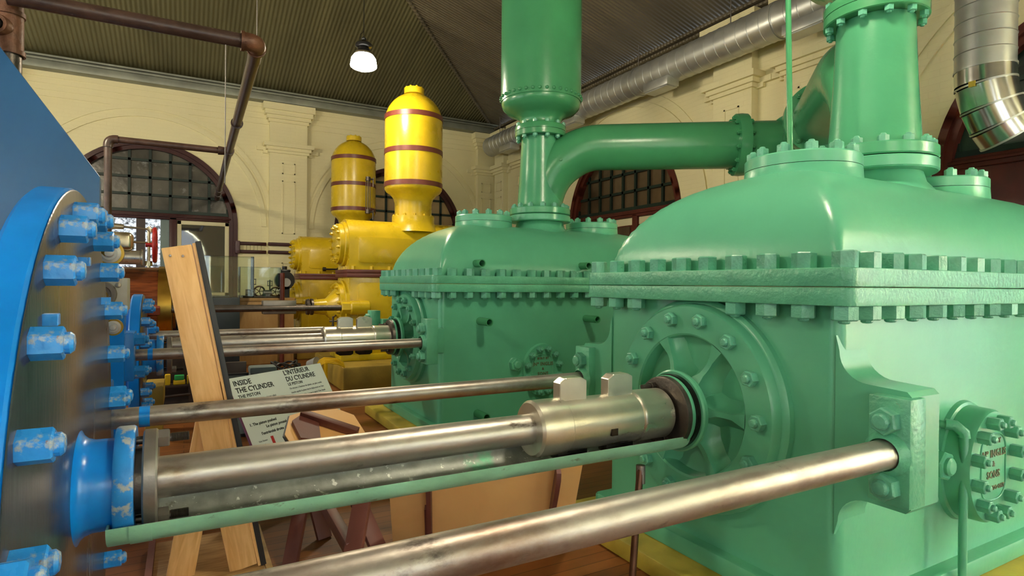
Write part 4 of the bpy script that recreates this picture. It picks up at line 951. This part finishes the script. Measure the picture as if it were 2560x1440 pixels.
# ------------------------------------------------------------------ easel of pine planks with a display panel
R = empty('display_easel', (0, 3.2, .031))
def plank(x_top, z_top, x_bot, w, y0, y1, name='plank'):
    b = bmesh.new(); d = V((x_bot-x_top, 0, -z_top)); L = d.length; ang = math.atan2(d.x, -d.z)
    bb = B(); bb.box(-w/2, w/2, y0, y1, 0, L, .004); o = bb.out(name, M['pine'], R); o.location = (x_bot, 0, 0); o.rotation_euler = (0, ang*-1, 0); return o
p1 = plank(-.035, 1.585, .262, .125, -.02, .02, 'leaning_plank')
p2 = plank(.14, .93, -.012, .12, .025, .06, 'brace')
b = B()
for x in (-.060, -.008): b.lathe([(0, .006), (.003, .005), (.003, 0)], (x, -.02, 1.54), (0, -1, 0), 10)
b.out('screw', M['gunmetal'], R)
ang = math.atan2(.30, 1.615)
b = B(); b.box(-.006, .006, 0.0, .75, 0, 1.63); pan = b.out('panel', M['ply'], R); pan.location = (.335, -.02, .0); pan.rotation_euler = (0, -ang, 0)
b = B(); b.box(-.012, .014, -.006, .756, 0, 1.64, .003); pf = b.out('panel_frame', M['black'], R); pf.location = (.353, -.02, 0); pf.rotation_euler = (0, -ang, 0)
tag(R, 'leaning pine plank easel behind the steel rods, with a black framed panel edge on', 'easel')
b = B(); b.box(-.13, .36, 3.0, 3.72, 0, .03, .003); R = tag(b.out('plywood_base', M['ply_floor']), 'piece of grainy plywood lying on the floor under the pine easel', 'board')
b = B(); b.box(.36, .39, 3.0, 3.72, 0, .035); b.out('edge_strip', M['crate'], R)
b = B(); b.box(-.16, -.13, 3.0, 3.72, 0, .06); b.out('edge_strip', M['redwood'], R)

# ------------------------------------------------------------------ white reading sign
TLp = V((.233, 4.157, .831)); hx = V((.79, .61, 0)).normalized(); tl = math.radians(60)
dn = V((hx.y, -hx.x, 0))*math.cos(tl)+V((0, 0, -1))*math.sin(tl); nz = hx.cross(-dn).normalized()
R = empty('information_sign', TLp+dn*.78); base = R.location.copy()
MXs = Mx((( hx.x, -dn.x, nz.x, TLp.x-base.x), (hx.y, -dn.y, nz.y, TLp.y-base.y), (hx.z, -dn.z, nz.z, TLp.z-base.z), (0, 0, 0, 1)))
def sgn(o): o.matrix_local = MXs; return o
SW, SH = .863, .80
sgn(B().box(0, SW, -SH, 0, -.008, 0).out('board', M['white_board'], R))
sgn(B().box(-.010, -.001, -SH, 0, -.010, .001).out('edge', M['sign_edge'], R))
def st(body, sz, x, y, m='ink', bold=0, sx=1.0):
    o = text(body, sz, R, (0, 0, 0), None, M[m], 'lettering', .0006, 'LEFT', 1.0, bold, sx); o.matrix_local = MXs @ Mx.Translation((x, y, .0008)); return o
st('INSIDE', .050, .035, -.058, bold=.0008, sx=.96); st('THE CYLINDER', .050, .035, -.108, bold=.0008, sx=.92); st('THE PISTON', .032, .035, -.146, bold=.0004)
st("L'INTÉRIEUR", .050, .47, -.045, bold=.0008, sx=.92); st('DU CYLINDRE', .050, .47, -.094, bold=.0008, sx=.90); st('LE PISTON', .030, .47, -.127, bold=.0004)
for i, s in enumerate(('Inside the cylinder is a tight fitting plunger called', 'a piston. The movement of the piston is the most', 'important. When steam enters the cylinder')): st(s, .0195, .035, -.178-.031*i, 'ink_grey', sx=.78)
for i, s in enumerate(("On retrouve, à l'intérieur du cylindre, une pièce mobile", 'étanche appelée le piston dont le déplacement est d\'une', "importance primordiale. Lorsque la vapeur d'eau chaude", 'sous pression, pénètre dans le cylindre par le', 'distributeur, elle a pour effet de pousser le')): st(s, .0195, .47, -.156-.031*i, 'ink_grey', sx=.74)
st('1. The piston pushed', .026, .035, -.340, bold=.0006); st('Le piston poussé à', .026, .155, -.372, bold=.0006); st("l'extrémité droite du cylindre.", .026, .10, -.412, bold=.0006)
for i, s in enumerate(('Hot Steam', 'vapeur', 'chaude')): st(s, .016, .055, -.455-.024*i, 'ink_grey')
for i, s in enumerate(('Cool Steam', 'vapeur', 'refroidie')): st(s, .016, .30, -.445-.024*i, 'ink_grey')
for i, s in enumerate(('Sliding Valve', 'Distributeur à tiroir')): st(s, .015, .33, -.525-.022*i, 'ink_grey')
for i, s in enumerate(('Piston Rod', 'Tige de piston')): st(s, .015, .47, -.575-.022*i, 'ink_grey')
b = B(); b.box(.155, .177, -.51, -.435, 0, .0012); b.box(.155, .177, -.66, -.565, 0, .0012); b.box(.075, .12, -.545, -.535, 0, .0012); sgn(b.out('hot_steam_line', M['sign_red'], R))
sgn(B().box(.262, .286, -.62, -.455, 0, .0012).out('cool_steam_line', M['sign_blue'], R))
b = B(); b.lathe([(0, .04), (.0015, .038), (.0015, 0)], (.166, -.54, 0), (0, 0, 1), 20); b.box(.345, .348, -.62, -.56, 0, .0012); sgn(b.out('valve_diagram', M['panel_grey'], R))
# its support
b = B()
for x in (.2, .66): b.box(x-.03, x+.03, -.74, -.08, -.05, -.009, mx=MXs)
p = MXs @ V((.43, -.5, -.05)); b.cyl(p, V((p.x, p.y+.25, -base.z)), .03, 12); b.box(p.x-.2, p.x+.2, p.y+.05, p.y+.45, -base.z, -base.z+.03)
b.out('support', M['panel_dark'], R)
tag(R, 'white bilingual information sign headed INSIDE THE CYLINDER, tilted behind the rods', 'sign')

# ------------------------------------------------------------------ red-brown lectern with octagonal plywood board, seen from behind
def bar(b, p0, p1, w, t, side):
    p0, p1 = V(p0), V(p1); d = (p1-p0).normalized(); s = V(side); s = (s-d*s.dot(d)).normalized(); n = d.cross(s)
    v = [p+s*(a*w/2)+n*(c*t/2) for p in (p0, p1) for a in (-1, 1) for c in (-1, 1)]
    b.hull_faces(v, [(0, 1, 3, 2), (4, 6, 7, 5), (0, 4, 5, 1), (2, 3, 7, 6), (0, 2, 6, 4), (1, 5, 7, 3)], .003); return b
R = empty('lectern', (.6, 3.2, 0))
def Lp(x, y, z): return V((x-.6, y-3.2, z))
A0, A1 = Lp(.46, 3.10, .0), Lp(.66, 3.54, .53); B0, B1 = Lp(.42, 2.02, 0), Lp(.75, 2.70, .62)
C0, C1 = Lp(.90, 2.86, .0), Lp(.78, 3.40, .44)
sd = (.83, -.45, .2)
bar(B(), A0, A1, .075, .03, sd).out('leg', M['redwood'], R); bar(B(), B0, B1, .075, .03, sd).out('leg', M['redwood'], R)
bar(B(), C0, C1, .085, .03, (1, .2, 0)).out('leg', M['redwood'], R); bar(B(), Lp(.70, 3.42, 0.0), Lp(.60, 3.70, .52), .08, .03, (1, .2, 0)).out('leg', M['redwood'], R)
bar(B(), Lp(.622, 3.48, .352), Lp(.605, 2.43, .352), .045, .06, (1, 0, 0)).out('cross_rail', M['redwood'], R)
# board: octagon tilted, we look at its back
oc = [V((.50, 3.55, .575)), V((.56, 3.72, .695)), V((.80, 3.86, .668)), V((.943, 3.757, .60)), V((.965, 3.56, .525)), V((.945, 3.20, .40)), V((.80, 3.10, .39)), V((.54, 3.35, .48))]
ce_ = sum(oc, V())/8; u_ = (oc[4]-oc[0]).normalized(); v_ = (oc[2]-oc[6]); v_ = (v_-u_*v_.dot(u_)).normalized(); n_ = u_.cross(v_)
flat = [((p-ce_).dot(u_), (p-ce_).dot(v_)) for p in oc]
mxo = Mx(((u_.x, v_.x, n_.x, ce_.x-.6), (u_.y, v_.y, n_.y, ce_.y-3.2), (u_.z, v_.z, n_.z, ce_.z), (0, 0, 0, 1)))
b = B(); b.prism(flat, 'z', -.008, .004); o = b.out('board', M['ply'], R); o.matrix_local = mxo
b = B(); b.prism([(x*1.035, y*1.035) for x, y in flat], 'z', -.016, -.007); o = b.out('edging', M['slate'], R); o.matrix_local = mxo
if n_.z < 0: sg_ = -1
else: sg_ = 1
def flat2(p): q = mxo.inverted() @ (V(p)-V((.6, 3.2, 0))); return V((q.x, q.y, 0))
q0, q1 = flat2((.616, 3.717, .638)), flat2((.905, 3.535, .522)); zo = V((0, 0, .028*sg_))
bar(B(), mxo @ (q0+zo), mxo @ (q1+zo), .045, .05, n_).out('batten', M['redwood'], R)
ck = [flat2(p) for p in ((.552, 3.642, .62), (.606, 3.70, .635), (.70, 3.62, .60), (.68, 3.45, .545), (.573, 3.475, .554))]
b = B(); b.prism([(p.x, p.y) for p in ck], 'z', .003*sg_, .03*sg_); o = b.out('cheek', M['redwood'], R); o.matrix_local = mxo
tag(R, 'red-brown lectern on crossed legs with an octagonal plywood board, behind the drip tray', 'lectern')
# ------------------------------------------------------------------ second sign board seen from behind (orange plywood, two battens)
TLb = V((.845, 2.731, .607)); rt = V((.874, -.486, 0)); dd = V((.1555, .5054, -.8487)).normalized()
nn = rt.cross(dd).normalized()
if nn.z > 0 or True: nn = nn if nn.dot(V((0, -1, 0))) > 0 else -nn
R = empty('sign_back', TLb+dd*.71); bs = R.location.copy()
mb = Mx(((rt.x, -dd.x, nn.x, TLb.x-bs.x), (rt.y, -dd.y, nn.y, TLb.y-bs.y), (rt.z, -dd.z, nn.z, TLb.z-bs.z), (0, 0, 0, 1)))
o = B().box(0, .94, -.705, .0, -.012, 0, .001).out('board', M['ply'], R); o.matrix_local = mb
for x in (.20, .82):
    b = B(); b.prism([(0, .0), (0, -.70), (.04, -.70), (.075, -.12), (.075, -.03), (.055, .0)], 'x', x-.011, x+.011, mx=None)
    o = b.out('batten', M['redwood'], R)
    o.data.transform(Mx(((1, 0, 0, 0), (0, 0, 1, 0), (0, 1, 0, 0), (0, 0, 0, 1)))); o.matrix_local = mb
b = B(); b.box(.175, .188, -.55, -.32, 0, .03); o = b.out('stay', M['redwood'], R); o.matrix_local = mb
tag(R, 'orange plywood back of a tilted sign with two red-brown battens, below the drip tray', 'sign')

# ------------------------------------------------------------------ things standing toward the back wall
R = empty('display_case', (1.28, 11.4, 0)); b = B(); b.box(-.465, .46, -.1, .42, 0, 1.115, .004); b.out('cabinet', M['crate'], R); b = B(); b.box(-.48, .475, -.115, .435, 1.115, 1.17, .004); b.out('top', M['crate'], R)
tag(R, 'pale plywood display cabinet against the back wall', 'cabinet')
def glass_box(x0, x1, y0, y1, z0, z1, label):
    R = empty('glass_case', ((x0+x1)/2, (y0+y1)/2, z0)); t = .008; w, d, h = (x1-x0)/2, (y1-y0)/2, z1-z0
    for p in ((-w, w, -d, -d+t, 0, h), (-w, w, d-t, d, 0, h), (-w, -w+t, -d+t, d-t, 0, h), (w-t, w, -d+t, d-t, 0, h), (-w, w, -d, d, h, h+t)):
        B().box(*p).out('glass_panel', M['glass'], R, flat=True)
    return tag(R, label, 'glass case', 'glass display cases')
glass_box(.113, 1.015, 10.72, 11.24, 1.20, 1.87, 'larger glass display case in front of the cream window frame')
glass_box(.845, 1.52, 11.31, 11.80, 1.172, 1.715, 'smaller glass display case on the pale plywood cabinet')
b = B(); b.box(.06, .80, 10.70, 11.26, 0, 1.195, .006); tag(b.out('case_table', mat('dark_blue_table', (.01, .02, .03), .4)), 'dark table under the larger glass display case', 'table')
def model_engine(x, y, z, s, label):
    R = empty('model_engine', (x, y, z)); 
    b = B(); b.box(-.16*s, .16*s, -.08*s, .08*s, 0, .03*s, .004); b.out('bed', M['steel_dark'], R)
    b = B(); b.cyl((-.12*s, 0, .09*s), (.03*s, 0, .09*s), .055*s, 18); b.box(-.08*s, .0, -.05*s, .05*s, .02*s, .1*s); b.out('cylinder', M['gunmetal'], R)
    b = B(); n = 20; b.tube([(.10*s+.085*s*math.cos(2*PI*i/n), .03*s, .11*s+.085*s*math.sin(2*PI*i/n)) for i in range(n+1)], .014*s, 8, False)
    for i in range(5): b.cyl((.10*s, .03*s, .11*s), (.10*s+.085*s*math.cos(i*1.257), .03*s, .11*s+.085*s*math.sin(i*1.257)), .007*s, 6)
    b.out('flywheel', M['copper'], R)
    b = B(); b.cyl((0, 0, .1*s), (0, 0, .34*s), .012*s, 8); b.box(-.045*s, .045*s, -.03*s, .03*s, .22*s, .235*s); b.box(-.045*s, .045*s, -.03*s, .03*s, .31*s, .325*s); b.box(-.045*s, -.035*s, -.01*s, .01*s, .22*s, .32*s); b.box(.035*s, .045*s, -.01*s, .01*s, .22*s, .32*s); b.out('governor', M['steel_dark'], R)
    return tag(R, label, 'model engine', 'model steam engines')
model_engine(1.08, 11.55, 1.172, 1.05, 'small grey model steam engine, left one in the glass case')
model_engine(1.36, 11.55, 1.172, .95, 'small dark model steam engine with red-brown flywheel, right one in the glass case')
b = B(); b.cyl((1.525, 11.2, 0), (1.525, 11.2, 1.62), .041, 20); tag(b.out('bollard_post', M['oxide']), 'dark red round post beside the plywood cabinet', 'post')
R = empty('gauge_stand', (1.62, 11.62, 1.171)); b = B(); b.lathe([(-.08, 0), (-.08, .17), (.08, .17), (.08, 0)], (0, 0, .32), (0, 1, 0), 32); b.box(-.10, .10, -.08, .08, .47, .52, .02); b.cyl((0, 0, .50), (0, 0, .58), .045, 14); b.box(-.08, .08, -.08, .08, 0, .2); b.out('body', M['lamp_black'], R)
B().lathe([(.081, .08), (.088, .08), (.088, 0)], (.02, 0, .28), (0, -1, 0), 24).out('dial', M['flesh'], R); tag(R, 'black gauge with a round dial, behind the dark red post', 'gauge')

# items stored low between the machines
R = empty('framed_panel', (.40, 6.05, 0)); b = B(); b.box(-.13, .13, -.012, .012, 0, .60, .004); b.out('frame', M['black'], R); B().box(-.11, .11, -.016, -.012, .03, .58).out('face', M['panel_grey'], R); tag(R, 'grey panel in a thin black frame, standing left of the white sign', 'panel')
b = B(); b.box(.27, .52, 6.15, 6.2, 0, .69, .004); tag(b.out('storage_board', M['panel_dark']), 'dark brown board standing behind the framed grey panel', 'board')
R = empty('equipment_case', (.64, 5.98, 0)); b = B(); b.box(-.11, .11, -.08, .08, 0, .60, .01); b.out('body', M['panel_grey'], R); b = B(); b.box(-.115, .12, -.09, .09, .60, .665, .02); b.out('lid', mat('blue_grey_lid', (.17, .23, .24), .5), R); tag(R, 'blue-grey equipment case behind the top of the white sign', 'case')
# work lamp, cable coils
R = empty('work_lamp', (1.36, 7.70, 0)); b = B(); b.cyl((0, 0, 0), (0, 0, .38), .02, 10); b.lathe([(0, 0), (0, .05), (.12, .09), (.12, 0)], (0, 0, .42), (.6, -.5, .1), 20); b.out('shade', M['grey_plastic'], R); B().box(-.12, .12, -.12, .12, 0, .02).out('foot', M['rubber'], R); tag(R, 'grey work lamp behind the white sign', 'lamp')
b = B()
for i in range(7):
    r = .15+.01*random.random(); c = V((1.12+random.uniform(-.02, .02), 7.86, .32+.015*i)); ph = random.random()*6
    b.tube([c+V((r*math.cos(t+ph), r*.6*math.sin(t+ph), .05*math.sin(2*t))) for t in [2*PI*k/20 for k in range(21)]], .013, 6, False)
b.tube([(1.12, 7.9, .40), (1.0, 7.95, .45), (.93, 8.0, .38), (.92, 8.0, .2), (.98, 8.0, .0)], .013, 6); b.cyl((1.12, 7.86, 0), (1.12, 7.86, .32), .05, 10)
tag(b.out('cable_coil', M['rubber']), 'coil of black cable behind the top of the white sign', 'cable')
b = B()
for i in range(5):
    p0 = V((1.45, 7.58+.02*i, .40+.012*i)); b.tube([p0, p0+V((.1, .02, .05)), p0+V((.25, .03, .02+.01*(i % 3))), p0+V((.35, .05, -.03))], .009, 6)
b.cyl((1.55, 7.60, 0), (1.55, 7.60, .44), .03, 8)
tag(b.out('extension_cord', M['yellow_plastic']), 'bundle of yellow extension cord beside the mustard plinth', 'cord')
# tool shelf in the dark between the blue cylinders
R = empty('tool_shelf', (-.058, 7.0, 0)); b = B(); b.box(-.34, .34, 0, .25, .355, .375); b.box(-.34, .34, 0, .25, .10, .12); b.box(-.34, .34, .24, .26, 0, .75)
for x in (-.14, .115): b.box(x-.017, x+.017, -.02, .0, 0, .75)
b.cyl((-.34, -.02, .26), (.115, -.02, .28), .013, 8)
b.out('frame', M['panel_dark'], R); tag(R, 'dark tool shelf glimpsed between the rods at the left', 'shelf')
def tool(x, z, w, h, m, label): tag(B().box(x-w/2, x+w/2, 7.04, 7.11, z, z+h, .008).out('power_tool', m), label, 'tool', 'tools on the dark shelf')
tool(-.15, .376, .05, .11, M['yellow_plastic'], 'yellow tool on the dark shelf, leftmost'); tool(-.045, .422, .09, .05, M['green_plastic'], 'green tool lying on top of a flat yellow one on the dark shelf'); tool(-.045, .376, .11, .045, M['yellow_plastic'], 'flat yellow tool under the green one on the dark shelf'); tool(.06, .376, .07, .09, M['yellow_plastic'], 'yellow tool on the dark shelf, beside the pine plank')
b = B(); b.box(-.31, -.175, 6.27, 6.75, 0, .30, .01); b.box(-.318, -.165, 6.25, 6.77, .30, .49, .01); tag(b.out('pedestal_block', M['plinth']), 'mustard pedestal block glimpsed low beside the smaller blue cylinder', 'plinth', 'machine plinths')

bpy.context.view_layer.update()
